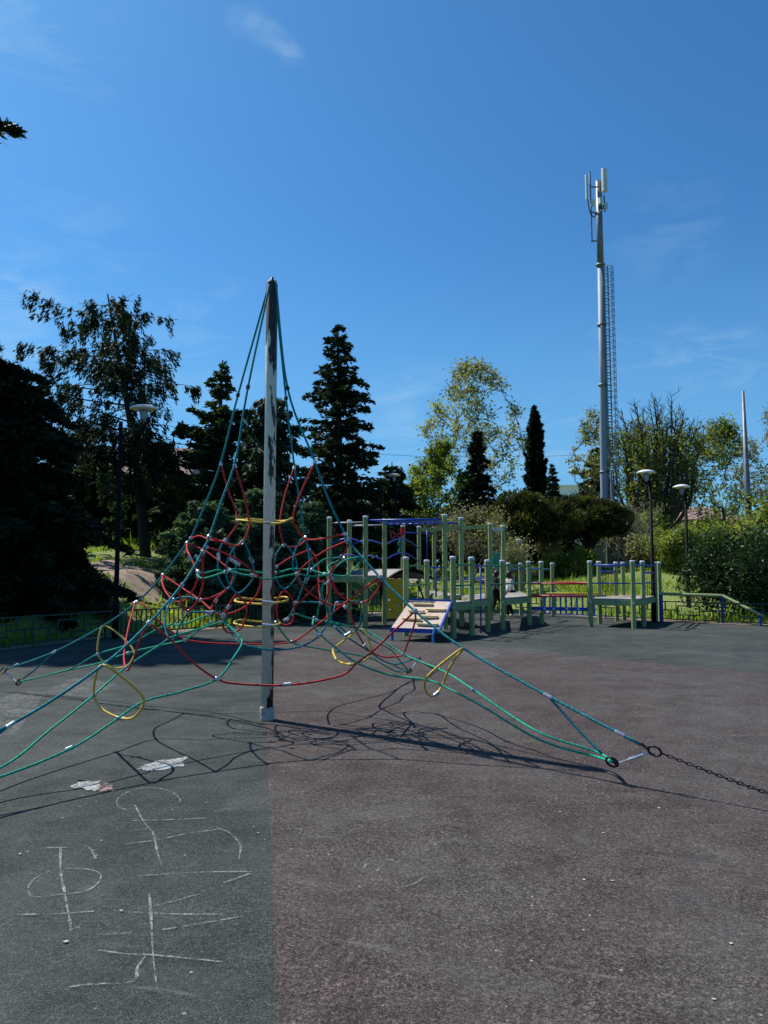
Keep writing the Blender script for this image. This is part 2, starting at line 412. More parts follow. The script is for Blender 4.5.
def near_strip(x, y, cl, w):
    d = 1e9*np.ones_like(x)
    for (x0,y0),(x1,y1) in zip(cl[:-1], cl[1:]):
        L2 = (x1-x0)**2+(y1-y0)**2; t = np.clip(((x-x0)*(x1-x0)+(y-y0)*(y1-y0))/L2, 0, 1)
        d = np.minimum(d, np.hypot(x-x0-t*(x1-x0), y-y0-t*(y1-y0)))
    return d < w
def grass():
    n = 120000
    Y = 14.5 + 40*rng.random(n)**1.15; x = (rng.random(n)*1.15-0.575)*Y*1.05
    yf = np.interp(x, FX, FY); keep = (Y > yf+0.15)
    for cl, w in ((PATH,1.25),(DIRT2,1.2)):
        keep &= ~(near_strip(x, Y, cl, w) & (rng.random(n) > 0.10))
    pat = np.sin(x*0.9+1.3*np.sin(Y*0.5))+np.sin(Y*0.7+x*0.35); keep &= (rng.random(n) < 0.55+0.35*pat)
    x, Y, pat = x[keep], Y[keep], pat[keep]; n = len(x)
    hh = (0.04+0.10*rng.random(n)**2)*(1+0.5*np.clip(pat,0,1.5)); tall = rng.random(n) < 0.05; hh[tall] *= 2.0
    z = hgt(x, Y)
    lean = rng.normal(size=(n,2))*0.45
    A = np.stack([lean[:,0]*hh, lean[:,1]*hh, hh], 1)
    C = np.stack([x, Y, z], 1) + A*0.85
    th = rng.random(n)*6.28; w = 0.012+0.022*rng.random(n)
    B = np.stack([np.cos(th)*w, np.sin(th)*w, np.zeros(n)], 1)
    o = quads('grass', 'grass_blades', C, A, B)
    tagobj(o, 'bright uneven grass and weeds covering the bank behind the fence', 'grass', kind='stuff')
grass()

ed = MB(); ev = []
for i in range(len(FENCE)-1):
    for k in range(10):
        p = FENCE[i].lerp(FENCE[i+1], k/10); wv = 0.30+0.12*math.sin(p.x*3.1)+0.09*math.sin(p.x*7.7)
        ev += [(p.x, p.y-wv+0.18, 0.008), (p.x, p.y+0.55, H(p.x,p.y+0.55)+0.03)]
ed.add(ev, [(2*i,2*i+2,2*i+3,2*i+1) for i in range(len(ev)//2-1)])
o = ed.build('soil_edge','dirt'); o['kind'] = 'structure'
# ------------------------------------------------------------------ the rope pyramid
POLE = gr(267,720)
ring_px = {'RF': ((612,762), 0.16), 'LB': ((19,682), 0.14), 'RB': ((409,671), 0.12), 'LF': ((-105,806), 0.16)}
RING = {k: gr(p[0], p[1], h) for k, (p, h) in ring_px.items()}
DIR = {k: Vector((RING[k].x-POLE.x, RING[k].y-POLE.y, 0)).normalized() for k in RING}
def onplane(px, py, k):
    rx, rz = ray(px, py); d = DIR[k]
    # POLE.x + t d.x = rx (POLE.y + t d.y)
    t = (rx*POLE.y - POLE.x)/(d.x - rx*d.y); Y = POLE.y + t*d.y
    return Vector((rx*Y, Y, HC+rz*Y))
net = thing('rope_climbing_net', 'red, green, blue and yellow rope net hung from a tall worn white pole', 'climbing net', (POLE.x, POLE.y, 0))
PH = at(270,284,POLE.y).z
m = MB(); tp = Vector((POLE.x, POLE.y, PH))
m.lathe((POLE.x,POLE.y,0), [(0.066,0.0),(0.064,PH-0.02),(0.052,PH)], 28); pole = m.build('pole', 'pole_paint', net, smooth=True)
m = MB(); m.lathe((POLE.x,POLE.y,0), [(0.078,0.005),(0.079,0.02),(0.079,0.13),(0.076,0.14),(0.067,0.142)], 28); m.build('pole_base', 'base_paint', net, smooth=False)
m = MB(); m.lathe((POLE.x,POLE.y,PH), [(0.058,-0.03),(0.062,-0.01),(0.045,0.035),(0.018,0.05),(0.018,0.075),(0.006,0.08)], 20); m.build('pole_cap', 'dark_steel', net, smooth=True)

def ridge(k, pts):
    out = []
    for (x,y) in pts: out.append(onplane(x,y,k))
    return out
RID = {
 'LB': ridge('LB', [(238,395),(221,462),(205,505),(191,538),(187,543),(163,575),(137,602),(103,626),(54,652)]),
 'LF': ridge('LF', [(248,387),(236,458),(222,500),(209,538),(205,546),(197,562),(182,585),(149,623),(103,665),(10,725)]),
 'RB': ridge('RB', [(286,398),(294,463),(300,503),(305,538),(309,549),(317,578),(325,603),(335,627),(364,648),(392,664)]),
 'RF': ridge('RF', [(287.5,388),(313,457),(330,503),(345,534),(348,541),(380,577),(415,611),(463,648),(548,696)]),
}
attach = {'LB':(263,292),'LF':(264,294),'RB':(276,294),'RF':(277,291)}
def rope(mat, pts, r=0.0115, n=6, name='rope', closed=False, segs=8):
    if closed: 
        P = [Vector(p) for p in pts]; ext = P[-2:]+P+P[:3]
        S = spline(ext, n); S = S[2*n:(len(P)+2)*n+1]
    else: S = spline(pts, n)
    return MB().tube(S, r, segs).build(name, mat, net, smooth=True)
FERR = []
def ferrule(p, d, L=0.05, r=0.019, mat='aluminium', name='rope_clamp'):
    p = Vector(p); d = Vector(d).normalized()
    MB().tube([p-d*L/2, p-d*L*0.42, p+d*L*0.42, p+d*L/2], [r*0.7, r, r, r*0.7], 8).build(name, mat, net, smooth=False)
top_pts = {}
for k, P in RID.items():
    a = at(attach[k][0], attach[k][1], POLE.y) ; a = Vector((POLE.x, POLE.y, a.z)) + DIR[k]*0.075
    top0 = Vector((POLE.x, POLE.y, PH-0.0)) + DIR[k]*0.055
    hook = Vector((POLE.x, POLE.y, PH+0.03)) + DIR[k]*0.03
    far = RING[k]
    ring2 = far + DIR[k]*(0.33) + Vector((0,0,0.13))
    # the edge cable runs on to the outer ring; a short tail drops to the inner one
    end2 = ring2 - DIR[k]*0.10 + Vector((0,0,0.03))
    rope('cable_blue', [hook, top0, a] + P + [end2], 0.0118, name='edge_cable')
    split = P[-1]
    rope('rope_blue', [split, split.lerp(far,0.5)+Vector((0,0,-0.02)), far-DIR[k]*0.08+Vector((0,0,0.05))], 0.0100, name='edge_cable')
    d = (P[-1]-P[-2]); ferrule(split, d, 0.08, 0.017)
    ferrule(end2-DIR[k]*0.16+Vector((0,0,0.06 if k!='RB' else 0.03)), DIR[k]+Vector((0,0,-0.35)), 0.08, 0.016)
    ferrule(P[0], P[1]-P[0], 0.045, 0.022, 'dark_steel')
    # rings, turnbuckle and chain
    def ringm(c, R, r, ax):
        ax = Vector(ax).normalized(); u = ax.orthogonal().normalized(); w = ax.cross(u)
        pts = [c + (u*math.cos(t)+w*math.sin(t))*R for t in [2*math.pi*i/20 for i in range(21)]]
        return MB().tube(pts, r, 6, cap=False)
    side = Vector((-DIR[k].y, DIR[k].x, 0))
    ringm(far, 0.046, 0.009, side*0.8+Vector((0,0,0.5))).build('steel_ring', 'dark_steel', net, smooth=True)
    ringm(far+DIR[k]*0.02, 0.036, 0.007, side*0.3+DIR[k]*0.6+Vector((0,0,0.6))).build('steel_ring', 'dark_steel', net, smooth=True)
    ringm(ring2, 0.048, 0.009, side+Vector((0,0,0.7))).build('steel_ring', 'dark_steel', net, smooth=True)
    MB().tube([end2+Vector((0,0,0.01)), ring2-DIR[k]*0.04], 0.012, 6).build('shackle', 'dark_steel', net)
    tb0, tb1 = far+DIR[k]*0.05, ring2-DIR[k]*0.045-Vector((0,0,0.02))
    MB().tube([tb0, tb0.lerp(tb1,0.35), tb0.lerp(tb1,0.36), tb0.lerp(tb1,0.85), tb0.lerp(tb1,0.86), tb1], [0.006,0.006,0.012,0.012,0.007,0.007], 8).build('turnbuckle', 'aluminium', net, smooth=False)
    g0 = ring2 + DIR[k]*0.06 - Vector((0,0,0.01)); g1 = far + DIR[k]*1.95; g1.z = 0.0
    if k == 'RB': g1 = far + DIR[k]*1.2 ; g1.z = 0
    L = (g1-g0).length; nl = int(L/0.034); mm_ = MB(); dd = (g1-g0).normalized()
    for i in range(nl):
        c = g0.lerp(g1, (i+0.5)/nl) - Vector((0,0,0.03*math.sin(math.pi*(i+0.5)/nl)))
        c.z = max(c.z, 0.012)
        ax = side if i%2 else (side.cross(dd))
        w = ax.normalized().cross(dd).normalized()
        pts = [c + dd*0.025*math.cos(t) + w*0.011*math.sin(t) for t in [2*math.pi*q/10 for q in range(11)]]
        mm_.tube(pts, 0.0042, 5, cap=False)
    mm_.build('chain', 'dark_steel', net, smooth=True)
    MB().tube([Vector((g1.x,g1.y,-0.02)), g1+Vector((0,0,0.02)), g1-DIR[k]*0.02+Vector((0,0,0.045)), g1-DIR[k]*0.05+Vector((0,0,0.02)), g1-DIR[k]*0.05-Vector((0,0,0.02))], 0.009, 6).build('ground_anchor', 'dark_steel', net)

# every other rope: picture positions of its joints with the plane or distance they hang at
def J(spec):
    out = []
    for s in spec:
        if len(s) == 3:
            x, y, q = s
            out.append(onplane(x,y,q) if isinstance(q, str) else at(x,y,q))
        else: out.append(s)
    # distance for loose joints: blended between the fixed ones
    idx = [i for i, o_ in enumerate(out) if isinstance(o_, Vector)]
    for i, o_ in enumerate(out):
        if not isinstance(o_, Vector):
            lo = max([j for j in idx if j < i], default=None); hi = min([j for j in idx if j > i], default=None)
            if lo is None: Yv = out[hi].y
            elif hi is None: Yv = out[lo].y
            else: Yv = out[lo].y + (out[hi].y-out[lo].y)*(i-lo)/(hi-lo)
            out[i] = (o_[0], o_[1], Yv)
    return [p if isinstance(p, Vector) else at(*p) for p in out]
R_, G_, B_, Y_ = 'rope_red','rope_green','rope_blue','rope_yellow'
pY = POLE.y
ROPES = [
 # lowest green floor ropes, from the corner rings
 (G_, [tuple(RING['RF']), (597,752),(545,735),(510,715),(475,691,7.6),(445,672),(405,655,9.0),(385,642),(365,630,9.4),(350,626),(316,620,9.2)]),
 (G_, [tuple(RING['RF']), (597,757),(540,740),(480,705),(447,688,7.3),(427,680),(390,675),(357,663,7.8),(336,648),(320,634,8.0),(313,625),(314,618,8.4)]),
 (G_, [tuple(RING['LB']), (60,672),(75,667),(98,654,9.6),(130,644),(164,626,9.2),(183,624),(208,615,8.6)]),
 (G_, [tuple(RING['LB']), (65,671),(100,663),(128,653,9.6),(167,644),(185,640,9.2),(199,630),(212,622,8.7)]),
 (G_, [tuple(RING['LF']), (0,777,5.6),(70,749),(110,724),(143,702,6.7),(180,692),(217,679,7.3),(234,657),(242,643,7.7),(238,635),(225,623),(221,622,8.1)]),
 (G_, [tuple(RING['LF']), (0,768,5.9),(50,730),(94,695,7.2),(125,668,7.8),(160,645),(172,637),(199,629),(221,622,8.1)]),
 (G_, [tuple(RING['RB']), (395,671),(370,658),(333,651,10.0),(305,646),(291,642,9.2),(282,632),(276,623,8.7)]),
 (G_, [tuple(RING['RB']), (400,661),(391,650),(372,640),(357,629),(335,623,9.6),(316,620,9.1),(305,617),(295,614),(285,620,8.7)]),
 # the two long red sags
 (R_, [(149,623,'LF'),(171,640),(190,660),(217,679,7.3),(240,684),(290,685),(340,676),(357,663,7.8),(372,652),(392,633),(415,611,'RF')]),
 (R_, [(415,611,'RF'),(415,622),(407,645),(402,655,9.1),(385,657),(372,652),(365,646,9.2),(357,632),(351,617),(345,607,8.6)]),
 (R_, [(185,640,9.2),(210,643),(250,644),(291,642,9.3),(317,625),(339,608,8.8),(362,590),(380,577,'RF')]),
 (R_, [(380,577,'RF'),(379,587),(372,597),(362,603,8.6),(350,602),(338,592),(331,578,8.5)]),
 (R_, [(137,602,'LB'),(145,606),(164,626,9.2),(175,634),(185,640,9.2)]),
 (R_, [(135,603,'LB'),(129,625),(124,655),(127,670,7.8),(133,660),(141,637),(149,623,'LF')]),
 (R_, [(163,575,'LB'),(162,582),(166,592),(174,601,8.6),(184,601),(192,592),(197,581),(198,576,8.3)]),
 (R_, [(163,575,'LB'),(182,588),(200,600),(214,612),(223,615,8.2)]),
 (R_, [(187,543,'LB'),(187,550),(190,556),(196,569),(198,575,8.3)]),
 (R_, [(187,543,'LB'),(205,551),(219,561),(230,570,8.7),(233,577),(228,588),(213,597),(200,600,8.4)]),
 (R_, [(206,547,'LF'),(219,551),(238,560),(250,569),(260,578,7.95),(259,590),(250,603),(237,611),(224,615,8.1)]),
 (R_, [(182,585,'LF'),(179,592),(182,603),(188,612,7.9)]),
 (R_, [(203,552,'LF'),(203,575),(203,585),(198,600),(192,608),(188,612,7.9)]),
 # upper red hangers
 (R_, [(221,464,'LB'),(228,490),(235,508),(237,520,8.6),(235,528),(225,541,8.6)]),
 (R_, [(235,466,'LF'),(244,495),(249,520,8.0),(248,531),(242,542,7.9),(235,546),(222,542),(209,537,'LF')]),
 (R_, [(191,538,'LB'),(200,536),(210,540),(225,541,8.6)]),
 (R_, [(294,468,'RB'),(285,495),(280,521,8.65),(281,535),(285,545,8.7),(293,547),(300,545),(306,540,'RB')]),
 (R_, [(315,462,'RF'),(300,495),(293,518,8.0),(298,530),(306,539,8.4),(320,539),(335,536),(345,534,'RF')]),
 (Y_, [(237,520,8.6),(241,520),(249,521,8.0),(268,523,8.05),(280,523),(293,518,8.0),(288,520),(280,521,8.65),(262,520,8.6),(245,519)], True),
 # blue hoops
 (B_, [(225,540,8.6),(219,552),(218,570),(220,580),(227,589,8.5),(234,580),(236,568),(235,556),(231,546)], True),
 (B_, [(242,542,7.9),(231,553),(226,569),(228,581),(237,593,8.0),(247,587),(254,575),(252,562),(248,550)], True),
 (B_, [(284,545,8.7),(277,553),(275,562),(276,578),(284,589,8.65),(294,581),(297,574),(296,560),(291,551)], True),
 (B_, [(305,538,8.5),(298,545),(294,555),(293,567),(297,575,8.3),(304,583),(309,570),(309,556)], True),
 (B_, [(309,570,8.6),(304,583),(298,600),(288,619,8.7)]),
 (B_, [(188,612,7.9),(205,612),(218,612),(223,616,8.0),(232,634),(242,644,7.8),(262,649),(278,650,7.9),(302,646),(319,636,8.1),(328,622),(334,610),(337,603,8.3),(348,602),(358,602),(361,608),(360,625),(350,635),(343,635),(335,627,8.9)]),
 (B_, [(188,612,7.9),(180,625),(173,640,8.0),(167,635),(165,623),(167,610),(173,600,8.4),(188,597),(199,600,8.3)]),
 (B_, [(295,603,8.6),(308,602),(321,603,8.6)]),
 # green belt
 (G_, [(198,572,8.2),(199,577),(206,578),(226,572,8.0),(233,572),(245,575),(254,575),(265,579,7.95),(280,577),(297,574,8.1),(309,576),(318,576),(330,574,8.3)]),
 (G_, [(198,572,8.2),(205,573),(218,570,8.5),(226,572),(236,569,8.6),(255,572),(275,573,8.65),(292,569),(309,570,8.6),(325,574,8.5),(330,574,8.3)]),
 (G_, [(330,574,8.3),(336,567),(346,560),(362,558),(353,570),(345,576),(330,575,8.3)]),
 (G_, [(311,570,8.6),(318,564),(326,559),(344,558,8.8),(328,566),(331,575,8.4)]),
 # right-hand red ropes
 (R_, [(309,550,'RB'),(290,558),(276,567,8.7)]),
 (R_, [(347,541,'RF'),(325,551),(305,565),(298,574,8.1)]),
 (R_, [(349,543,'RF'),(343,555),(332,570),(330,575,8.3),(332,585),(338,594),(350,602)]),
 (R_, [(310,550,'RB'),(316,558),(319,570),(319,590),(322,602,8.7)]),
 (R_, [(298,574,8.1),(300,583),(310,593),(325,603),(336,606,8.3)]),
 (R_, [(327,579,8.5),(329,588),(327,597),(325,603,8.6)]),
 (R_, [(327,580,8.5),(318,583),(310,592),(296,605,8.6)]),
 (R_, [(336,606,8.3),(345,603),(362,590),(380,578,'RF')]),
 (R_, [(227,590,8.5),(216,599),(210,611,8.3)]),
 (R_, [(237,593,8.0),(230,603),(224,614,8.1)]),
 (R_, [(238,595,8.0),(246,604),(246,615),(243,625),(236,632),(227,632),(222,624),(223,614,8.1)]),
 (R_, [(284,591,8.6),(291,597),(294,605),(294,614),(292,622),(287,625),(280,623),(277,613),(278,600)], True),
 # yellow hoops round the pole
 (Y_, [(235,601,8.3),(241,598,8.45),(262,600,8.55),(284,597,8.5),(288,600,8.3),(280,602,8.1),(265,604,8.0),(245,603,8.1)], True),
 (Y_, [(234,623,8.3),(241,620,8.45),(262,622,8.55),(276,620,8.5),(280,623,8.3),(276,625,8.1),(262,627,8.0),(245,626,8.1)], True),
 (G_, [(324,582,8.6),(320,600),(317,618,8.8)]),
 (B_, [(325,603,8.8),(332,620),(341,628),(350,636,8.8)]),
 # yellow hoops towards the corners
 (Y_, [(361,629,8.7),(349,637),(336,647),(333,651,8.6),(337,660),(347,664),(357,663,7.9),(366,659),(371,651,8.6),(368,638)], True),
 (Y_, [(463,648,'RF'),(445,661),(431,673),(425,681),(426,691),(431,696),(437,693),(443,684,7.7),(449,669),(455,659)], True),
 (Y_, [(103,626,'LB'),(99,636),(98,654,9.6),(108,665),(120,668),(130,663,9.3),(134,652),(125,640),(112,629)], True),
 (Y_, [(103,665,'LF'),(96,676),(94,695,7.2),(102,709),(120,718),(134,717),(144,703,6.7),(139,692),(122,677)], True),
]
nferr = 0
for item in ROPES:
    mat, spec = item[0], item[1]; closed = len(item) > 2
    sp = []
    for s in spec:
        if len(s) == 3 and not isinstance(s[2], str) and abs(s[0]) < 20 and isinstance(s[0], float): sp.append(Vector(s))
        else: sp.append(s)
    P = []
    # resolve
    tmp = [('V', s) if isinstance(s, Vector) else ('S', s) for s in sp]
    class _: pass
    res = []
    for t, s in tmp:
        if t == 'V': res.append(s)
        elif len(s) == 3: res.append(onplane(*s) if isinstance(s[2], str) else at(*s))
        else: res.append(s)
    idx = [i for i, q in enumerate(res) if isinstance(q, Vector)]
    fin = []
    for i, q in enumerate(res):
        if isinstance(q, Vector): fin.append(q); continue
        lo = max([j for j in idx if j < i], default=None); hi = min([j for j in idx if j > i], default=None)
        if closed and hi is None: hiY = res[idx[0]].y; hn = len(res)
        elif hi is None: hiY = res[lo].y; hn = lo+1
        else: hiY = res[hi].y; hn = hi
        if lo is None: Yv = hiY
        else: Yv = res[lo].y + (hiY-res[lo].y)*(i-lo)/(hn-lo)
        fin.append(at(q[0], q[1], Yv))
    rope(mat, fin, 0.0100 if mat != Y_ else 0.0112, closed=closed, name='rope')
    # pressed clamps where this rope meets another
    for i, q in enumerate(res):
        if isinstance(q, Vector) and 0 <= i < len(fin) and nferr < 96 and not isinstance(sp[i], Vector):
            if len(sp[i]) == 3 and (i == 0 or i == len(fin)-1 or i % 3 == 0):
                d = fin[min(i+1,len(fin)-1)] - fin[max(i-1,0)]
                ferrule(q, d, 0.045, 0.0195); nferr += 1
# long pressed joining sleeves in the ropes
for a, b, Y in [((195,555),(200,561),7.9),((188,556),(192,560),8.55),((228,558),(240,565),8.3),((250,557),(253,563),7.95),((205,612),(212,613),7.9),
                ((257,576),(250,575),7.95),((262,602),(274,603),7.98),((262,625),(274,626),7.98),((283,685),(291,684),7.5),((116,718),(125,719),6.95),
                ((218,553),(219,560),8.5),((230,605),(227,609),8.05),((215,603),(217,599),8.4),((472,689),(478,693),7.6),((66,750),(73,747),6.15),
                ((330,580),(326,585),8.4),((345,636),(352,632),8.6),((434,696),(439,692),7.5),((348,664),(355,664),8.1),((305,583),(308,577),8.5)]:
    pa, pb = at(a[0],a[1],Y), at(b[0],b[1],Y)
    MB().tube([pa,pb], 0.018, 8).build('rope_sleeve', 'aluminium', net)

# ------------------------------------------------------------------ chalk marks and litter
def ribbon(px_pts, w, z=0.007, off=(0,0), sc=2.56, y0=770):
    P = [gr(x/sc+off[0], y0+y/sc) for x, y in px_pts]; P = spline(P, 5); m = MB(); vs = []
    for i, p in enumerate(P):
        d = (P[min(i+1,len(P)-1)]-P[max(i-1,0)]); d.z = 0; d.normalize(); s = Vector((-d.y,d.x,0))*w/2*(0.35+0.95*random.random())
        vs += [(p.x-s.x,p.y-s.y,z),(p.x+s.x,p.y+s.y,z)]
    m.add(vs, [(2*i,2*i+1,2*i+3,2*i+2) for i in range(len(P)-1)]); return m
S1 = [[(322,105),(300,92),(305,72),(345,52),(395,48),(440,58),(462,80),(450,86)],[(345,92),(368,135),(392,165),(402,210),(414,248)],[(335,132),(430,130),(536,125)],[(345,157),(390,150)],
 [(320,192),(400,182),(480,165),(555,155)],[(555,150),(590,165),(615,195),(612,230)]]
S2 = [[(352,274),(500,265),(645,263)],[(572,292),(640,268)],[(382,320),(388,400),(392,480),(402,565)],[(390,352),(440,340),(510,320)],[(415,412),(510,397),(622,378)],[(340,367),(450,372),(570,373)],
 [(250,465),(330,475),(400,478),(570,495)],[(372,480),(352,510),(340,545),(240,552),(170,560)]]
S3 = [[(155,202),(155,260),(166,320),(175,370),(182,415)],[(118,202),(190,200)],[(212,195),(232,205),(245,230)],[(125,262),(90,280),(72,305),(80,325),(110,328)],
 [(165,255),(225,257),(258,272),(245,298),(210,315),(150,322),(110,328)],[(40,373),(130,372),(240,365)],[(180,412),(205,405)],[(250,425),(340,420)]]
def chalk(strokes, label, mat='chalk_white', w=0.012, **k):
    m = MB()
    for s in strokes:
        q = ribbon(s, w, **k); m.add(q.v, q.f)
    c = sum((Vector(v) for v in m.v), Vector())/len(m.v)
    o = m.build('chalk_drawing', mat, origin=(c.x,c.y,0)); tagobj(o, label, 'chalk drawing', 'chalk drawings on the grey rubber')
chalk(S1, 'white chalk drawing with an open arc at its top, nearest the pole')
chalk(S2, 'white chalk drawing with one long upright crossed by slanting lines, beside the maroon edge')
chalk(S3, 'white chalk drawing of an upright through an oval, leftmost of the three line drawings')
def patch(pts, mat, label, z=0.009):
    P = [gr(x,y) for x,y in pts]; c = sum(P, Vector())/len(P); m = MB()
    Q = []
    for i in range(len(P)):
        a, b = P[i], P[(i+1)%len(P)]
        for k in range(6):
            t = a.lerp(b, k/6); t += Vector((random.uniform(-.02,.02),random.uniform(-.03,.03),0)); Q.append((t.x,t.y,z))
    m.add(Q, [tuple(range(len(Q)))]); tagobj(m.build('chalk_patch', mat, origin=(c.x,c.y,0)), label, 'chalk patch', 'rubbed chalk patches')
patch([(137,769),(160,761),(187,758),(183,767),(150,773)], 'chalk_solid', 'scribbled white chalk patch under the net shadow, in front of the pole')
patch([(72,788),(80,782),(100,782),(98,792)], 'chalk_solid', 'small pale chalk patch joined to a pink one on the grey rubber')
patch([(99,784),(113,785),(117,792),(96,792)], 'chalk_pink', 'small pink chalk patch beside a pale one on the grey rubber', 0.0095)
patch([(-12,700),(30,692),(46,694),(15,735),(-14,745)], 'chalk_haze', 'faded wide chalk smear at the left, below the blue cable')
patch([(40,694),(75,678),(120,684),(90,698)], 'chalk_haze', 'faded chalk smear left of the yellow hoop')
patch([(446,653),(480,649),(500,655),(470,662)], 'chalk_haze', 'faded pale smear on the maroon rubber behind the yellow hoop')
chalk([[(228,150),(232,130),(245,125)],[(262,150),(285,122),(300,113),(325,122)],[(352,128),(360,140)],[(262,150),(300,180),(330,190),(370,180),(392,165)]], 'faint broken chalk ring on the maroon rubber', 'chalk_faint', 0.014, z=0.011, off=(280,0), sc=2.743, y0=820)
def litter():
    C=[];A=[];B=[]
    def bit(p, s):
        s *= 0.75
        t = random.random()*6.28; a = np.array([math.cos(t),math.sin(t),random.uniform(-.04,.04)])*s; b = np.array([-math.sin(t),math.cos(t),random.uniform(-.05,.05)])*s*0.6
        C.append([p.x,p.y,0.0085]); A.append(a); B.append(b)
    for x,y,s in [(659,809,.022),(584,881,.016),(731,945,.018),(435,846,.012),(20,855,.016),(66,943,.02),(121,912,.014),(258,834,.012),(714,1001,.014),(560,813,.02),(612,882,.018),(603,834,.014),(216,705,.012),(240,727,.016),(233,709,.012),(480,765,.012),(640,652,.03),(682,644,.03)]:
        bit(gr(x,y), s)
    for i in range(90):
        Yv = 2.2+16*random.random()**1.3; bit(Vector(((random.random()*1.1-.55)*Yv, Yv, 0)), random.uniform(.003,.007))
    o = quads('fallen_petals', 'leaf_litter', np.array(C), np.array(A), np.array(B))
    tagobj(o, 'scattered pale petals and grit lying on the rubber ground', 'litter', kind='stuff')
litter()

# ------------------------------------------------------------------ play structure
ps = thing('play_structure', 'long wooden play structure with sage green posts, low decks, blue monkey bars and a ramp', 'play structure', tuple(gr(453,638)))
def tallpos(px, ty, Hh=3.2):
    rx, rz = ray(px, ty); Y = (Hh-HC)/rz; return Vector((rx*Y, Y, 0))
P_ = {i+1: tallpos(*q) for i, q in enumerate([(329.5,518),(349.5,521),(365.5,517),(384.5,520),(403,526),(419,527),(434,528),(444.5,515.5),(461,518.5),(490,524),(503,526)])}
S_ = {k: gr(*q) for k, q in {1:(406,636),2:(427,631),3:(453.5,638.5),4:(472,635.5),5:(488,631.5),6:(503,630),7:(509,617),8:(529.5,625),9:(521,615.5),10:(542,624),11:(553,617),
   12:(591,626.5),13:(600,624),14:(634,628.4),15:(644,626.5),16:(617,621),17:(624,620.3),18:(656,621.5),19:(660.5,621)}.items()}
def post(p, h, w=0.135, parent=ps):
    m = MB(); n = 8
    m.lathe((p.x,p.y,0), [(w*0.54,-0.02),(w*0.54,h-0.005),(w*0.50,h)], 8)
    o = m.build('post', 'sage_wood', parent)
    MB().lathe((p.x,p.y,h+0.001), [(w*0.60,-0.035),(w*0.60,0.015),(w*0.4,0.035)], 8).build('post_cap', 'cap_grey', o)
for k, p in P_.items(): post(p, 3.2)
for k, p in S_.items(): post(p, 1.9 if k not in (1,3,4) else 1.95)
def up(p, h): return Vector((p.x, p.y, h))
def deck(ps_, h):
    P = [Vector((p.x,p.y,0)) for p in ps_]; c = sum(P, Vector())/len(P)
    P.sort(key=lambda p: math.atan2(p.y-c.y, p.x-c.x))
    MB().prism([(p.x,p.y) for p in P], h-0.05, h).build('deck', 'deck_wood', ps)
    for a, b in zip(P, P[1:]+P[:1]):
        off = (((a+b)/2)-c); off.z = 0; off = off.normalized()*0.01
        MB().beam(up(a+off, h-0.125), up(b+off, h-0.125), 0.05, 0.15).build('beam', 'sage_wood', ps)
deck([S_[1],S_[3],S_[4],S_[2]], 0.87)
deck([S_[4],S_[5],P_[10],P_[9]], 0.90)
deck([S_[6],S_[8],S_[9],S_[7]], 0.88)
deck([S_[12],S_[14],S_[15],S_[18],S_[17],S_[13]], 0.83)
deck([P_[1],P_[3],P_[4],P_[2]], 1.50)
deck([P_[8],P_[9],P_[7],P_[6]], 0.93)
def rail(a, b, h, mat, r=0.022, name='rail', h2=None):
    MB().tube([up(a,h), up(b,h2 if h2 is not None else h)], r, 8).build(name, mat, ps, smooth=True)
for (a,b) in ((3,4),(6,8)):
    rail(S_[a],S_[b],1.78,'green_paint'); rail(S_[a],S_[b],1.27,'green_paint')
for (a,b) in ((1,2),(5,6)):
    rail(S_[a],S_[b],1.76,'green_paint'); rail(S_[a],S_[b],1.26,'green_paint')
rail(S_[4],S_[5],1.76,'blue_paint'); rail(S_[2],P_[8],1.72,'blue_paint'); rail(S_[7],S_[9],1.72,'light_blue_paint'); rail(S_[8],S_[10],1.70,'light_blue_paint')
rail(S_[9],S_[11],1.2,'blue_paint'); rail(S_[9],S_[11],1.7,'light_blue_paint'); rail(P_[9],P_[10],1.4,'blue_paint'); rail(P_[7],P_[10],1.05,'tunnel_grey')
mid = S_[4].lerp(S_[5],0.55)
MB().tube([up(mid,0.0), up(mid,1.76)], 0.022, 8).build('fire_pole','blue_paint',ps,smooth=True)
mid = S_[2].lerp(P_[8],0.5)
MB().tube([up(mid,0.9), up(mid,1.72)], 0.022, 8).build('fire_pole','blue_paint',ps,smooth=True)
# monkey bars between the tall posts
for a, b, dz in ((3,8,3.10),(4,9,3.06)):
    rail(P_[a],P_[b],dz,'blue_paint',0.028,'monkey_bar_rail')
for i in range(1,12):
    t = i/12; a = P_[3].lerp(P_[8],t); b = P_[4].lerp(P_[9],t)
    MB().tube([up(a,3.10),up(b,3.06)],0.016,6).build('monkey_bar_rung','blue_paint',ps,smooth=True)
rail(P_[1],P_[3],3.05,'cap_grey'); rail(P_[2],P_[4],3.05,'cap_grey')
MB().beam(up(P_[6],3.10), up(P_[10],3.12), 0.07, 0.13).build('beam','sage_wood',ps)
MB().beam(up(P_[10],3.05), up(P_[11],3.05), 0.07, 0.09).build('beam','cap_grey',ps)
MB().beam(up(P_[6],3.10), up(P_[7],3.10), 0.07, 0.13).build('beam','sage_wood',ps)
rail(P_[5],P_[7],2.98,'blue_paint'); 
q = at(427,531,P_[7].y-1.0); MB().tube([q, at(427,560,P_[7].y-1.0)],0.02,8).build('fire_pole','blue_paint',ps,smooth=True)
MB().tube([q, up(P_[7],2.98)],0.02,8).build('rail','blue_paint',ps,smooth=True)
def arc(a, b, h, rise, mat='blue_paint'):
    pts = [up(a.lerp(b,t/14), h+rise*math.sin(math.pi*t/14)) for t in range(15)]
    MB().tube(pts,0.022,8).build('arched_rail',mat,ps,smooth=True)
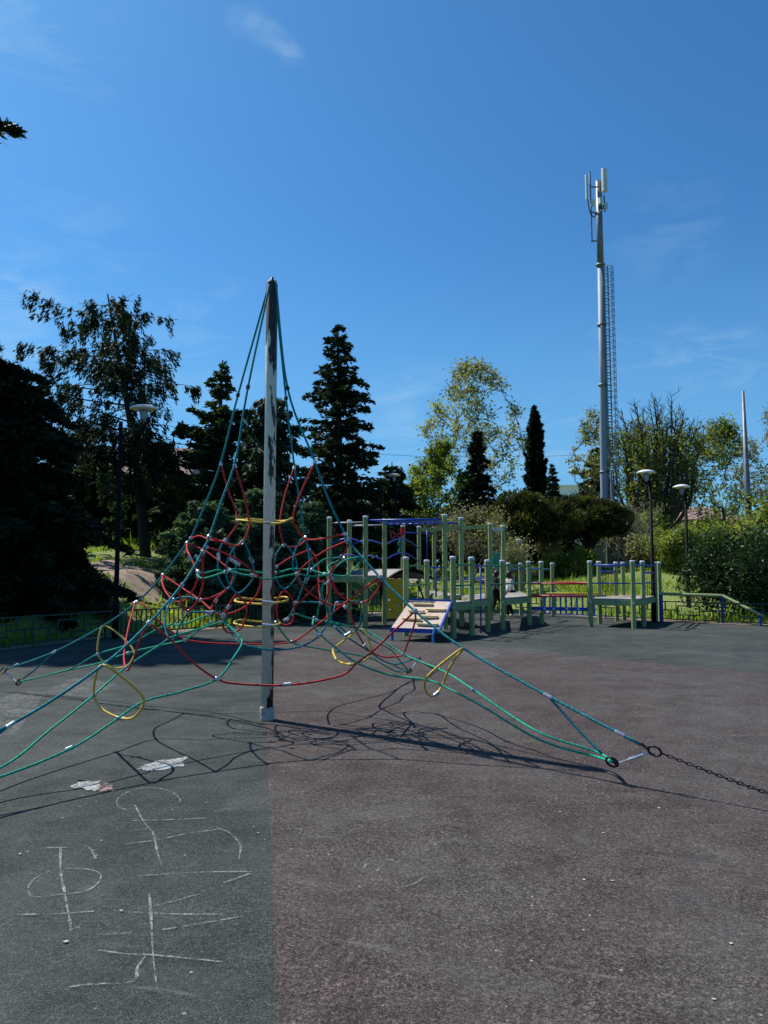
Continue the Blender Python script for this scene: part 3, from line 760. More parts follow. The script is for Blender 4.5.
for h in (2.42, 1.95):
    arc(P_[1],P_[3],h-0.02,0.18); arc(P_[2],P_[4],h,0.16); arc(P_[4],P_[6],h,0.28)
# red cross panel with green hook between tall posts
mm = MB(); c0 = at(391,531,P_[5].y); c1 = at(403,531,P_[5].y); c2 = at(391,539,P_[5].y); c3 = at(402,539,P_[5].y)
mm.beam(c0,c3,.04,.05).beam(c1,c2,.04,.05).beam(c0,c2,.04,.05); mm.beam(c1,c3,.07,.12); mm.build('cross_panel','red_paint',ps)
MB().tube(spline([at(401,540,P_[5].y),at(399,544,P_[5].y),at(400.5,548,P_[5].y),at(398.5,553,P_[5].y)],6),0.05,8).build('twisted_handle','teal_plastic',ps,smooth=True)
MB().lathe(up(P_[5],3.2), [(0.09,-0.32),(0.09,-0.05)], 8).build('post_sleeve','red_paint',ps)
# low arched tunnel roof with a yellow climbing wall
e0 = at(388,577,24.6); e1 = at(432,577,24.2); e0.z = e1.z = 1.40
back = Vector((-1.6,2.6,0))
def vault(a, b, rise, t, name, mat, s0=0.0, s1=1.0):
    m = MB(); n = 14; rows = []
    for s in (s0, s1):
        for k in (0, 1):
            for i in range(n+1):
                p = a.lerp(b,i/n) + back*s; p.z = a.z + (rise-k*t)*math.sin(math.pi*i/n) - (0 if k==0 else 0.0) ; rows.append((p.x,p.y,p.z - (0.02 if k else 0)))
    N1 = n+1; f = []
    for i in range(n):
        f += [(i,i+1,2*N1+i+1,2*N1+i),(N1+i+1,N1+i,3*N1+i,3*N1+i+1),(i+1,i,N1+i,N1+i+1),(2*N1+i,2*N1+i+1,3*N1+i+1,3*N1+i)]
    m.add(rows, f); m.build(name, mat, ps, smooth=False)
vault(e0, e1, 0.30, 0.05, 'tunnel_roof', 'tunnel_grey', 0.03, 1.0)
vault(e0-Vector((0.04,0,0.01)), e1+Vector((0.04,0,-0.01)), 0.33, 0.10, 'roof_rim', 'black_paint', -0.02, 0.025)
ya, yb = at(387,600,24.75), at(404,600,24.65)
pan = MB().beam(Vector((ya.x,ya.y,0.75)), Vector((yb.x,yb.y,0.75)), 0.05, 1.26).build('climbing_wall','yellow_panel',ps)
for i in range(7):
    t = [0.75,0.2,0.7,0.15,0.6,0.3,0.85][i]; z = 0.25+0.15*i; p = ya.lerp(yb,t)
    MB().lathe((p.x,p.y-0.05,z), [(0.03,-0.03),(0.045,0),(0.02,0.03)], 8).build('climbing_hold','cap_grey',pan)
for s in (0.15,0.95):
    p = e1 + back*s; MB().beam(Vector((p.x,p.y,0.68)), Vector((p.x,p.y,0.70))+Vector((0.05,0,0)),0.05,1.35).build('tunnel_support','black_paint',ps)
# sloping ramp with treads
tl = up(S_[1],0.88)+Vector((0.10,-0.06,0)); tr = up(S_[3],0.88)+Vector((-0.06,-0.08,0))
bl = gr(390.5,640.5); bl.z = 0.27; br = gr(437.5,642.5); br.z = 0.27
nrm = (tr-tl).cross(bl-tl).normalized(); nrm = nrm if nrm.z > 0 else -nrm
ramp_o = MB().add([tl,tr,br,bl]+[p-nrm*0.04 for p in (tl,tr,br,bl)], [(0,1,2,3),(7,6,5,4),(0,4,5,1),(1,5,6,2),(2,6,7,3),(3,7,4,0)]).build('ramp','ramp_wood',ps)
def onramp(u, v): return tl.lerp(tr,u).lerp(bl.lerp(br,u), v)
for (u0,u1,v) in ((.14,.62,.14),(.55,.98,.33),(.16,.52,.40),(.47,.88,.57),(.14,.55,.68),(.52,.97,.84)):
    MB().beam(onramp(u0,v)+nrm*0.03, onramp(u1,v)+nrm*0.03, 0.09, 0.05).build('tread','tread_wood',ramp_o, bevel=0.01)
MB().beam(bl+nrm*0.002-Vector((0,0.02,0.02)), br-Vector((0,0.02,0.02)), 0.05, 0.10).build('ramp_edge','blue_paint',ps)
MB().beam(tr+Vector((0.02,0,0)), br+Vector((0.04,0,-0.01)), 0.04, 0.06).build('ramp_edge','blue_paint',ps)
MB().beam(tl-Vector((0.0,-0.04,-0.03)), tr-Vector((0,-0.04,-0.03)), 0.05, 0.05).build('ramp_edge','blue_paint',ps)
MB().tube([bl+Vector((0.05,0,0)), Vector((bl.x+.04,bl.y-.03,0))],0.03,8).build('ramp_leg','blue_paint',ps)
MB().tube([br+Vector((-0.05,-0.02,0.05)), br+Vector((-0.10,-0.05,-0.08)), Vector((br.x-.10,br.y-.06,0))],0.03,8).build('ramp_leg','light_blue_paint',ps)
# bolts where the decks meet the posts
for k, h in ((3,.75),(4,.75),(5,.78),(6,.76),(8,.76),(12,.72),(14,.72),(15,.72),(10,.76),(13,.72)):
    p = S_[k]; MB().tube([Vector((p.x-.01,p.y-.065,h)),Vector((p.x-.01,p.y-.085,h))],0.03,8).build('bolt','cap_grey',ps)
for k in (1,2,3,4,8,9):
    p = P_[k]; MB().tube([Vector((p.x,p.y-.065,1.42)),Vector((p.x,p.y-.085,1.42))],0.03,8).build('bolt','cap_grey',ps)
# bridge
rail(S_[8],S_[12],1.25,'red_paint',0.025); rail(S_[8],S_[12],0.88,'red_paint',0.032); 
bb = MB().beam(up(S_[8],0.50),up(S_[12],0.50),0.05,0.11).build('bridge_beam','blue_paint',ps)
for t in (0.25,0.4,0.62,0.8): 
    p = S_[8].lerp(S_[12],t); MB().tube([Vector((p.x,p.y-0.02,0.5)),Vector((p.x,p.y-0.06,0.5))],0.035,8).build('bolt','cap_grey',bb)
rail(S_[10],S_[13],0.93,'yellow_panel',0.03); rail(S_[11],S_[13],1.25,'red_paint',0.02)
brd = [S_[8].lerp(S_[10],0.2), S_[12].lerp(S_[13],0.1), S_[12].lerp(S_[13],0.9), S_[10]]
# right platform rails, ladder backs and balance beam
for a,b in ((12,14),(14,15),(15,18)):
    rail(S_[a],S_[b],1.80,'blue_paint',0.025); rail(S_[a],S_[b],1.27,'blue_paint',0.02)
rail(S_[13],S_[16],1.78,'blue_paint',0.02); 
def grille(a, b, h0, h1, n):
    rail(a,b,h1,'blue_paint',0.03,'grille_rail'); 
    mm = MB()
    for i in range(1,n): p = a.lerp(b,i/n); mm.tube([up(p,h0),up(p,h1)],0.009,6)
    mm.build('grille','dark_steel',ps)
grille(S_[13],S_[16],0.85,1.62,11); grille(S_[15],S_[18],0.85,1.58,6)
lg0 = up(S_[18],0.90)+Vector((0.1,-0.1,0)); lg1 = gr(723,623.5); lg2 = gr(764,626)
a1 = Vector((lg1.x,lg1.y,0.86)); a2 = Vector((lg2.x,lg2.y,0.28))
MB().tube([lg0,a1],0.05,8).build('balance_beam','sage_wood',ps); MB().tube([a1+Vector((0.02,0,0)),a2],0.05,8).build('sloping_beam','sage_wood',ps)
MB().tube([Vector((lg1.x,lg1.y,0)),Vector((lg1.x,lg1.y,0.85))],0.045,8).build('support_post','blue_paint',ps)
MB().tube([Vector((lg2.x-0.1,lg2.y,0)),Vector((lg2.x-0.1,lg2.y,0.3))],0.045,8).build('support_post','blue_paint',ps)
MB().tube([Vector((lg0.x+0.05,lg0.y,0)),lg0+Vector((0.05,0,0))],0.06,8).build('support_post','blue_paint',ps)
# rounded teal panel between tall posts
mm = MB(); n = 16; pc = at(500,561,P_[10].y-0.3); vs = []
for yy in (0,0.06):
    for i in range(n+1):
        t = math.pi*i/n; vs.append((pc.x-0.26*math.sin(t), pc.y+yy, pc.z+0.30*math.cos(t)))
    
f = [tuple(reversed(range(n+1))), tuple(range(n+1,2*n+2))]+[(i,i+1,n+2+i,n+1+i) for i in range(n)]+[(n,0,n+1,2*n+1)]
mm.add(vs,f).build('rounded_panel','teal_plastic',ps)

# ------------------------------------------------------------------ fences
def fence_geo(a, b, label, group, style='geo', mat='fence_green', Hh=0.66):
    a, b = Vector(a), Vector(b); L = (b-a).length; n = max(1, round(L/1.9)); d = (b-a)/n
    r = thing('low_fence', label, 'fence', tuple((a+b)/2), group)
    for i in range(n+1):
        p = a + d*i; MB().tube([Vector((p.x,p.y,-0.02)),Vector((p.x,p.y,Hh+0.02))],0.022,6).build('post',mat,r)
    for i in range(n):
        p = a + d*i; m = MB(); 
        def Q(u, z): return Vector((p.x+d.x*u, p.y+d.y*u, z*Hh))
        def bar(u0,z0,u1,z1,w=0.036):
            m.beam(Q(u0,z0),Q(u1,z1),w,w) if abs(u1-u0)>1e-6 else m.tube([Q(u0,z0),Q(u1,z1)],w/1.6,4)
        bar(0,0.97,1,0.97); 
        if style == 'geo':
            bar(0,0.12,1,0.12)
            bar(.32,.34,.68,.34); bar(.32,.78,.68,.78); bar(.32,.34,.32,.78); bar(.68,.34,.68,.78)
            bar(.5,.12,.5,.34); bar(.5,.78,.5,.97); bar(0,.56,.32,.56); bar(.68,.56,1,.56)
            bar(.1,.56,.1,.97); bar(.9,.12,.9,.56); bar(.2,.12,.2,.56); bar(.8,.56,.8,.97)
        else:
            bar(0,0.12,1,0.12)
            for k in range(1,12): bar(k/12,.12,k/12,.97,0.028 if mat == 'fence_green' else 0.055)
        m.build('panel',mat,r)
FN = FENCE
fence_geo(FN[0],FN[2],'low dark green fence of square key pattern under the big cedar at the left','low fences round the playground')
fence_geo(FN[2],FN[4],'low dark fence of upright bars behind the rope net','low fences round the playground','bars')
fence_geo(FN[4],FN[5],'low fence of square key pattern behind the tall green posts','low fences round the playground')
fence_geo(FN[5],FN[7],'low green fence behind the middle of the play structure','low fences round the playground')
fence_geo(gr(540,615.5),gr(606,619),'blue painted fence of upright bars behind the red rails','low fences round the playground','bars','blue_paint',0.80)
fence_geo(FN[8],FN[9],'short green fence under the right-hand platform','low fences round the playground')
fence_geo(FN[9],FN[11],'low green fence of square key pattern in front of the big dark shrub','low fences round the playground')

# ------------------------------------------------------------------ lamps, masts
def lamp(base, Hh, off, label, side_head=True, rad=0.30):
    r = thing('street_lamp', label, 'street lamp', tuple(base), 'park lamps')
    b = Vector(base); 
    MB().tube([b-Vector((0,0,0.1)), b+Vector((0,0,0.9)), b+Vector((0,0,0.95)), b+Vector((0,0,Hh*0.94))],[0.085,0.08,0.06,0.05],10).build('pole','black_paint',r,smooth=True)
    hx = b + Vector((off[0],off[1],0)); hz = Hh
    MB().tube([b+Vector((0,0,Hh*0.80)), Vector((hx.x,hx.y,b.z+Hh*0.83)), Vector((hx.x,hx.y,b.z+Hh*0.92))],0.028,8).build('arm','black_paint',r,smooth=True)
    for s in (-1,1):
        MB().tube([Vector((hx.x,hx.y,b.z+Hh*0.915)), Vector((hx.x+s*rad*0.35,hx.y,b.z+Hh*0.945)), Vector((hx.x+s*rad*0.88,hx.y,b.z+Hh-0.03))],0.018,6).build('head_bracket','black_paint',r,smooth=True)
    c = (hx.x,hx.y,b.z+Hh)
    MB().lathe(c, [(rad*0.9,-0.045),(rad,-0.03),(rad*0.98,0.0),(rad*0.6,0.05),(rad*0.2,0.075),(0.01,0.08)], 24).build('lamp_shade','lamp_white',r,smooth=True)
    MB().lathe(c, [(rad*0.16,-0.30),(rad*0.26,-0.22),(rad*0.30,-0.05)], 16).build('lamp_glass','galvanised',r,smooth=True)
def at_ground(px, Y): x = ray(px,512)[0]*Y; return Vector((x,Y,H(x,Y)))
def lamp_h(base, py): return at(0,py,base.y).z - base.z
b = at_ground(118.5,18.6); hp = at(144,408,18.6)
lamp(b, hp.z-b.z, (hp.x-b.x, 0), 'black park lamp with wide disc head in front of the spindly cedar', rad=0.34)
b = at_ground(651,25.0); hp = at(646,472,25.0); lamp(b, hp.z-b.z, (hp.x-b.x,0), 'black park lamp with white disc head behind the right platform, nearer the mast')
b = at_ground(686,27.5); hp = at(681.5,486.5,27.5); lamp(b, hp.z-b.z, (hp.x-b.x+0.0,0), 'black park lamp with white disc head left of the big dark shrub')
b = at_ground(396,36.0); hp = at(394,475,36.0); lamp(b, hp.z-b.z, (hp.x-b.x,0), 'black park lamp with pale disc head beside the dark spruce')
b = at_ground(381,34.0); MB().tube([b, Vector((b.x,b.y,at(380,488,34).z))],0.055,8).build('dark_pole','black_paint',origin=tuple(b)); o=bpy.data.objects['dark_pole']
tagobj(o,'plain thin black pole behind the monkey bars','pole')

mastY = 48.0; mb = at_ground(605.5,mastY); mt = at(600,180,mastY)
mast = thing('telecom_mast', 'tall grey telecom mast with antenna panels on top and a caged ladder up its side', 'mast', tuple(mb))
def mp(px, py, dy=0): return at(px, py, mastY+dy)
MB().tube([mb, mp(604.6,500), mp(602.8,385), mp(600.6,265)],[0.27,0.25,0.225,0.20],20).build('lower_tube','galvanised',mast,smooth=True)
MB().tube([mp(600.6,268), mp(598.5,182)],[0.21,0.19],16).build('upper_tube','mast_dark',mast,smooth=True)
for (y0,x) in ((265,600.6),(325,601.7),(385,602.8),(472,604.2)):
    p = mp(x,y0); MB().lathe(tuple(p), [(0.28,-0.06),(0.31,0),(0.28,0.06)], 20).build('flange','mast_dark',mast)
def panel(x0,y0,x1,y1,w,t,dy,mat='antenna'):
    a, b2 = mp(x0,y0,dy), mp(x1,y1,dy); MB().box(((a.x+b2.x)/2,(a.y+b2.y)/2,(a.z+b2.z)/2),(w,t,abs(a.z-b2.z)),0.5).build('antenna_panel',mat,mast,bevel=0.03)
panel(604.3,169,604.3,192,0.34,0.22,-0.5); panel(586.3,175,587,200,0.16,0.14,-0.2); panel(598.5,181,598.5,212,0.42,0.2,0.35,'mast_dark'); panel(589.8,173,590,184,0.10,0.1,0.3)
for (a_,b_) in (((590,172),(592,242)),((604,195),(605,212)),((590,187),(598,187)),((592,212),(598,214)),((598,206),(605,206)),((591,241),(597,241)),((597,215),(606,205))):
    MB().tube([mp(*a_,-0.25),mp(*b_,-0.25)],0.05,8).build('bracket','mast_dark',mast)
MB().tube(spline([mp(588,200,-.3),mp(590,212,-.3),mp(594,217,-.3),mp(597,212,-.3)],6),0.035,6).build('cable','black_paint',mast)
for (x,y) in ((592.5,203),(600.5,201),(606,206)):
    MB().box(tuple(mp(x,y,-0.35)),(0.2,0.2,0.4),0.3).build('radio_unit','antenna',mast,bevel=0.02)
# ladder and safety cage
for dx in (0.0,):
    mm = MB(); ca = MB()
    for i in range(0,78):
        t = i/77; y = 268+(505-268)*t; x = 603.5+(610-603.5)*t
        p = mp(x,y,-0.25); ca_c = p + Vector((0.30,0,0))
        mm.tube([p+Vector((-0.0,-0.0,0)), p+Vector((0.22,-0.1,0))],0.022,4)
        if i % 2 == 0:
            ca.tube([p+Vector((0.30+0.28*math.cos(q),-0.1+0.30*math.sin(q),0)) for q in [math.radians(v) for v in range(-150,151,50)]],0.018,4)
    mm.tube([mp(603.5,266,-.25),mp(610,505,-.25)],0.03,6); mm.tube([mp(603.5,266,-.25)+Vector((.22,-.1,0)),mp(610,505,-.25)+Vector((.22,-.1,0))],0.03,6)
    for q in (-80,-30,30,80,140):
        o_ = Vector((0.30+0.28*math.cos(math.radians(q)),-0.1+0.30*math.sin(math.radians(q)),0)); ca.tube([mp(603.5,268,-.25)+o_,mp(610,505,-.25)+o_],0.018,4)
    mm.build('ladder','mast_dark',mast); ca.build('ladder_cage','mast_dark',mast)
# side frames near the base
MB().tube([mp(611,470,-.5),mp(614,562,-.5)],0.07,8).build('cable_tray','galvanised',mast)
a_ = mp(613,503,-.3); b2 = mp(613.5,535,-.3); MB().box(((a_.x+b2.x)/2+.2,a_.y,(a_.z+b2.z)/2),(0.5,0.12,a_.z-b2.z),0.2).build('cable_cover','galvanised',mast)

e0_ = at_ground(606,46.6); e1_ = at_ground(640,46.6)
enc = thing('equipment_enclosure', 'dark blue-grey mesh enclosure at the foot of the telecom mast', 'enclosure', tuple(e0_))
zt = at(620,528,46.6).z
for i in range(3):
    p = e0_.lerp(e1_,(i+0.5)/3); MB().box((p.x,p.y,(zt+p.z)/2),((e1_-e0_).length/3-0.06,0.06,zt-p.z)).build('mesh_panel','enclosure',enc)
for i in range(4):
    p = e0_.lerp(e1_,i/3); MB().tube([Vector((p.x,p.y,p.z-.2)),Vector((p.x,p.y,zt+.1))],0.04,6).build('post','galvanised',enc)
    
MB().tube([on_ground(749,34)-Vector((0,0,.3)), at(748,500,34), at(743,391,34)],[0.17,0.14,0.055],14).build('bare_pole','mast_dark',origin=tuple(on_ground(749,34)),smooth=True)
tagobj(bpy.data.objects['bare_pole'],'tall tapering grey steel pole rising behind the big dark shrub','pole')
m_ = MB(); m_.tube([at(340,452,95)+Vector((0,0,-0.4*math.sin(0))), at(420,456.5,95), at(520,457,95), at(585,455,95), at(700,448,95)],0.02,4)
tagobj(m_.build('power_line','black_paint'),'thin dark overhead wire crossing behind the pale plane tree','wire')

# ------------------------------------------------------------------ buildings
def house(px0, px1, yt, ye, Y, depth, label, roof=True, wall='white_wall', nwin=3, chimney=False, roofmat='pink_roof', name='house'):
    a, b = at(px0, ye, Y), at(px1, ye, Y); zb = H((a.x+b.x)/2, Y)-0.5; ze = a.z; zr = at(px0, yt, Y+depth/2).z
    r = thing(name, label, 'house', ((a.x+b.x)/2, Y, zb))
    MB().prism([(a.x,Y),(b.x,Y),(b.x,Y+depth),(a.x,Y+depth)], zb, ze).build('wall', wall, r)
    if roof:
        o = 0.4; m = MB(); ry = Y+depth/2
        m.add([(a.x-o,Y-o,ze-.05),(b.x+o,Y-o,ze-.05),(b.x+o,Y+depth+o,ze-.05),(a.x-o,Y+depth+o,ze-.05),(a.x+1.2,ry,zr),(b.x-1.2,ry,zr)],[(0,1,5,4),(1,2,5),(2,3,4,5),(3,0,4),(3,2,1,0)])
        rf = m.build('roof', roofmat, r)
        if chimney:
            MB().box((a.x+(b.x-a.x)*0.3, Y+depth*0.3, zr),(0.8,0.8,2.0)).build('chimney','white_wall',rf)
    else:
        MB().prism([(a.x-.2,Y-.2),(b.x+.2,Y-.2),(b.x+.2,Y+depth),(a.x-.2,Y+depth)], ze, ze+0.25).build('parapet', roofmat, r)
    for i in range(nwin):
        x = a.x+(b.x-a.x)*(i+0.5)/nwin; w = MB().box((x,Y-0.02,ze-1.6),(1.1,0.12,1.3)).build('window','cap_grey',r)
        MB().box((x,Y-0.09,ze-1.6),(0.9,0.04,1.1)).build('pane','window_glass',w)
house(90,190,448,474,85,10,'pink roofed pale house far behind the cedars at the left',nwin=6)
house(546,592,480,487,95,9,'white flat topped house seen above the pine tree',roof=False,nwin=4,roofmat='white_wall')
dish = MB(); c = at(575,482,94); dish.tube([c,c+Vector((0,0,2.2))],0.06,6); dish.lathe(tuple(c+Vector((0,0,1.3))),[(0.5,-.4),(0.75,0),(0.5,.4)],12)
tagobj(dish.build('roof_aerial','mast_dark',origin=tuple(c)),'grey aerial with a round dish on the white house','aerial')
house(686,742,507,519,60,8,'low house with faded pink tiled roof behind the right-hand shrubs',nwin=3,chimney=False,wall='grey_stone')
house(655,686,494,508,66,6,'small pale gabled house with white chimney beside the park lamps',nwin=1,chimney=True,roofmat='pink_roof')
a = at(536,541.5,52); b = at(606,541.5,52)
w_ = thing('low_shed','long low white shed roof behind the yellow-green bush','shed',((a.x+b.x)/2,52,H(0,52)))
MB().prism([(a.x,52.1),(b.x,52.1),(b.x,54),(a.x,54)],1.8,a.z-0.25).build('wall','grey_stone',w_)
MB().prism([(a.x-.2,51.9),(b.x+.2,51.9),(b.x+.2,54.2),(a.x-.2,54.2)],a.z-0.25,a.z).build('roof','white_wall',w_)

# stone garden ornament
ob = at_ground(518,36.5); or_ = thing('stone_urn','pale weathered stone urn on a grey pedestal at the top of the bank','urn',tuple(ob))
zA = at(518,558,36.5).z; zB = at(518,545,36.5).z; zC = at(518,534,36.5).z
MB().lathe((ob.x,ob.y,0),[(0.27,ob.z-.1),(0.27,zA),(0.22,zA+.05),(0.20,zB-.1),(0.26,zB)],8).build('pedestal','grey_stone',or_)
MB().lathe((ob.x,ob.y,0),[(0.10,zB),(0.13,zB+.06),(0.22,zB+.20),(0.21,zB+.24),(0.05,zB+.30)],14).build('urn_bowl','stone',or_,smooth=True)
mm = MB(); mm.tube(spline([Vector((ob.x+.02,ob.y-.36,zA-.0)),Vector((ob.x+.1,ob.y-.38,zA-.35)),Vector((ob.x+.3,ob.y-.38,zA-.6))],5),0.04,6)
mm.tube(spline([Vector((ob.x+.0,ob.y-.33,zB-.15)),Vector((ob.x+.15,ob.y-.33,zB-.25)),Vector((ob.x+.05,ob.y-.33,zB-.45)),Vector((ob.x+.12,ob.y-.34,zA)) ],5),0.035,6)
mm.build('carved_scroll','stone',or_,smooth=True)

# ------------------------------------------------------------------ vegetation
def noise_pts(n, s): return rng.normal(size=(n,3))*s
def needles(C, D, L, W, droop=0.0):
    n = len(C); A = D*L[:,None]; A[:,2] -= droop*L
    r = rand_dirs(n); B = np.cross(D, r); B /= np.linalg.norm(B,axis=1,keepdims=True)+1e-9; B *= W[:,None]
    return C, A, B
def conifer(name, label, base, Hh, prof, mat, nwh=26, nbr=7, droop=0.25, per=70, leaf=0.16, wid=0.05, bark='dark_bark', lean=(0,0), trunk_r=0.16, gap=0.15, hang=0.0, irr=0.25, start=0.08, group='conifers behind the playground', rise=0.0, crv=None, strands=False, extra=()):
    b = Vector(base); r = thing(name, label, 'tree', tuple(b), group)
    def axis(t):
        x = lean[0]*t; y = lean[1]*t
        if crv: x += crv*math.sin(t*math.pi*1.3)
        return Vector((b.x+x, b.y+y, b.z+Hh*t))
    tr = MB(); tr.tube([axis(i/10)-Vector((0,0,0.25 if i==0 else 0)) for i in range(11)], [trunk_r*(1-0.93*i/10)+0.012 for i in range(11)], 8)
    Cs=[];Ds=[];Ls=[]
    for w in range(nwh+len(extra)):
        ex = extra[w-nwh] if w >= nwh else None
        if ex: w = 1
        t = start + (1-start)*((w+random.uniform(-.3,.3))/nwh); t = min(max(t,start),0.985)
        if ex: t = ex[0]
        nb = max(3, int(nbr*(0.6+0.8*random.random()))) if not ex else 1
        a0 = random.random()*6.28
        for k in range(nb):
            if random.random() < gap and not ex: continue
            az = a0 + 6.283*k/nb + random.uniform(-.3,.3)
            L = prof(t)*random.uniform(1-irr,1+irr*0.6)*(1-(0.22*math.cos(az) if strands else 0))
            if ex: az = ex[1]; L = ex[2]
            if L < 0.08: L = 0.08
            p0 = axis(t); d = Vector((math.cos(az),math.sin(az),0)); pts = []
            n = 6
            for i in range(n+1):
                s = i/n; pts.append(p0 + d*L*s + Vector((0,0, L*(rise*s - droop*s*s + 0.05*math.sin(s*3+az)))))
            tr.tube(pts, [max(0.006,trunk_r*0.28*(1-t*0.7)*(1-s/n*0.85)) for s in range(n+1)], 4, cap=False)
            m_ = max(6, int(per*(L**1.2)))
            s = rng.random(m_)**0.75; s = np.clip(s,0.10,1.0)
            idx = s*n; i0 = np.minimum(idx.astype(int), n-1); fr = (idx-i0)[:,None]
            PA = np.array([tuple(q) for q in pts]); C = PA[i0]*(1-fr)+PA[i0+1]*fr
            sd = np.array([-d.y,d.x,0.0]); wv = rng.normal(size=m_)*L*0.17*(1.15-s)
            C = C + sd*wv[:,None]; C[:,2] += rng.normal(size=m_)*0.05 - np.abs(wv)*0.3
            if strands:
                ns = max(3, int(L*4.2)); pick = rng.integers(0, ns, m_); cen = 0.18+0.82*rng.random(ns); cc = cen[pick]*n; ii = np.minimum(cc.astype(int), n-1)
                C = PA[ii]*(1-(cc-ii)[:,None])+PA[ii+1]*(cc-ii)[:,None] + rng.normal(size=(m_,3))*0.05 + (sd*rng.normal(size=ns)[pick][:,None]*0.22)
                ln = (0.25+hang*rng.random(ns))[pick]; q_ = rng.random(m_); C[:,2] -= ln*q_; C[:,0] += rng.normal(size=m_)*0.05*(1.3-q_)
            elif hang: C[:,2] -= hang*rng.random(m_)**1.5
            D = np.array([d.x,d.y,0.0])*0.7 + sd*np.sign(wv)[:,None]*0.6 + rng.normal(size=(m_,3))*0.45
            if hang: D[:,2] -= 0.9
            D /= np.linalg.norm(D,axis=1,keepdims=True)
            Cs.append(C); Ds.append(D); Ls.append(leaf*(0.6+0.8*rng.random(m_)))
    C = np.concatenate(Cs); D = np.concatenate(Ds); L = np.concatenate(Ls)
    C, A, B = needles(C, D, L, wid*(0.6+0.8*rng.random(len(L))))
    tr.build('trunk', bark, r); quads('crown', mat, C, A, B, r); return r

def broad(name, label, base, Hh, R, mat, nleaf=30, leaf=0.09, bark='bark', trunk_r=0.14, levels=4, spread=0.55, upw=0.35, cat='tree', group='leafy trees behind the playground', stems=1, bare_top=False, leafs=0.4, crownz=None, first=0.35, nchild=(3,4), low=0.3):
    b = Vector(base); r = thing(name, label, cat, tuple(b), group); tr = MB(); tips = []
    def grow(p, d, L, rad, lv):
        n = 4; pts = [p]; dd = d.copy()
        for i in range(n):
            dd = (dd + Vector((random.gauss(0,.13),random.gauss(0,.13),random.gauss(0,.08)+upw*0.10))).normalized(); pts.append(pts[-1]+dd*L/n)
        tr.tube(pts, [rad*(1-0.4*i/n) for i in range(n+1)], 6 if lv < 2 else 4, cap=False)
        if lv >= levels-1:
            tips.append((pts, L)); return
        if lv >= levels-2: tips.append((pts[2:], L*0.6))
        for k in range(random.randint(*nchild)):
            s = random.uniform(low,1.0) if k else 1.0; q = pts[min(n,int(round(s*n)))]
            ax = Vector((random.gauss(0,1),random.gauss(0,1),random.gauss(0,.5))).normalized()
            nd = (dd*(1-spread) + ax*spread + Vector((0,0,upw*0.35))).normalized()
            grow(q, nd, L*random.uniform(.55,.82), rad*0.55, lv+1)
    for s in range(stems):
        az = 6.283*s/stems + random.random(); tilt = 0 if stems == 1 else random.uniform(.12,.45)
        grow(b - Vector((0,0,.2)), Vector((math.cos(az)*tilt, math.sin(az)*tilt, 1)).normalized(), Hh*first, trunk_r, 0)
    # fit to the wanted height and spread
    V = np.array(tr.v); mz = V[:,2].max()-b.z; mr = np.percentile(np.hypot(V[:,0]-b.x,V[:,1]-b.y),97)
    sz = Hh/mz; sr = R/mr
    tr.v = [(b.x+(x-b.x)*sr, b.y+(y-b.y)*sr, b.z+(z-b.z)*sz) for x,y,z in tr.v]
    tr.build('trunk', bark, r)
    if nleaf:
        Cs = []
        for pts, L in tips:
            if bare_top and (pts[-1].z-b.z)*sz > Hh*bare_top: continue
            P = np.array([((q.x-b.x)*sr+b.x,(q.y-b.y)*sr+b.y,(q.z-b.z)*sz+b.z) for q in pts]); k = max(2,int(nleaf*random.uniform(.4,1.5)))
            i0 = rng.integers(0,len(P)-1,k); f_ = rng.random(k)[:,None]; C = P[i0]*(1-f_)+P[i0+1]*f_ + rng.normal(size=(k,3))*leafs*0.5
            Cs.append(C)
        C = np.concatenate(Cs); n = len(C); A = rand_dirs(n)*(leaf*(.6+.8*rng.random(n)))[:,None]; B = np.cross(A, rand_dirs(n))*0.6
        quads('crown', mat, C, A, B, r)
    return r

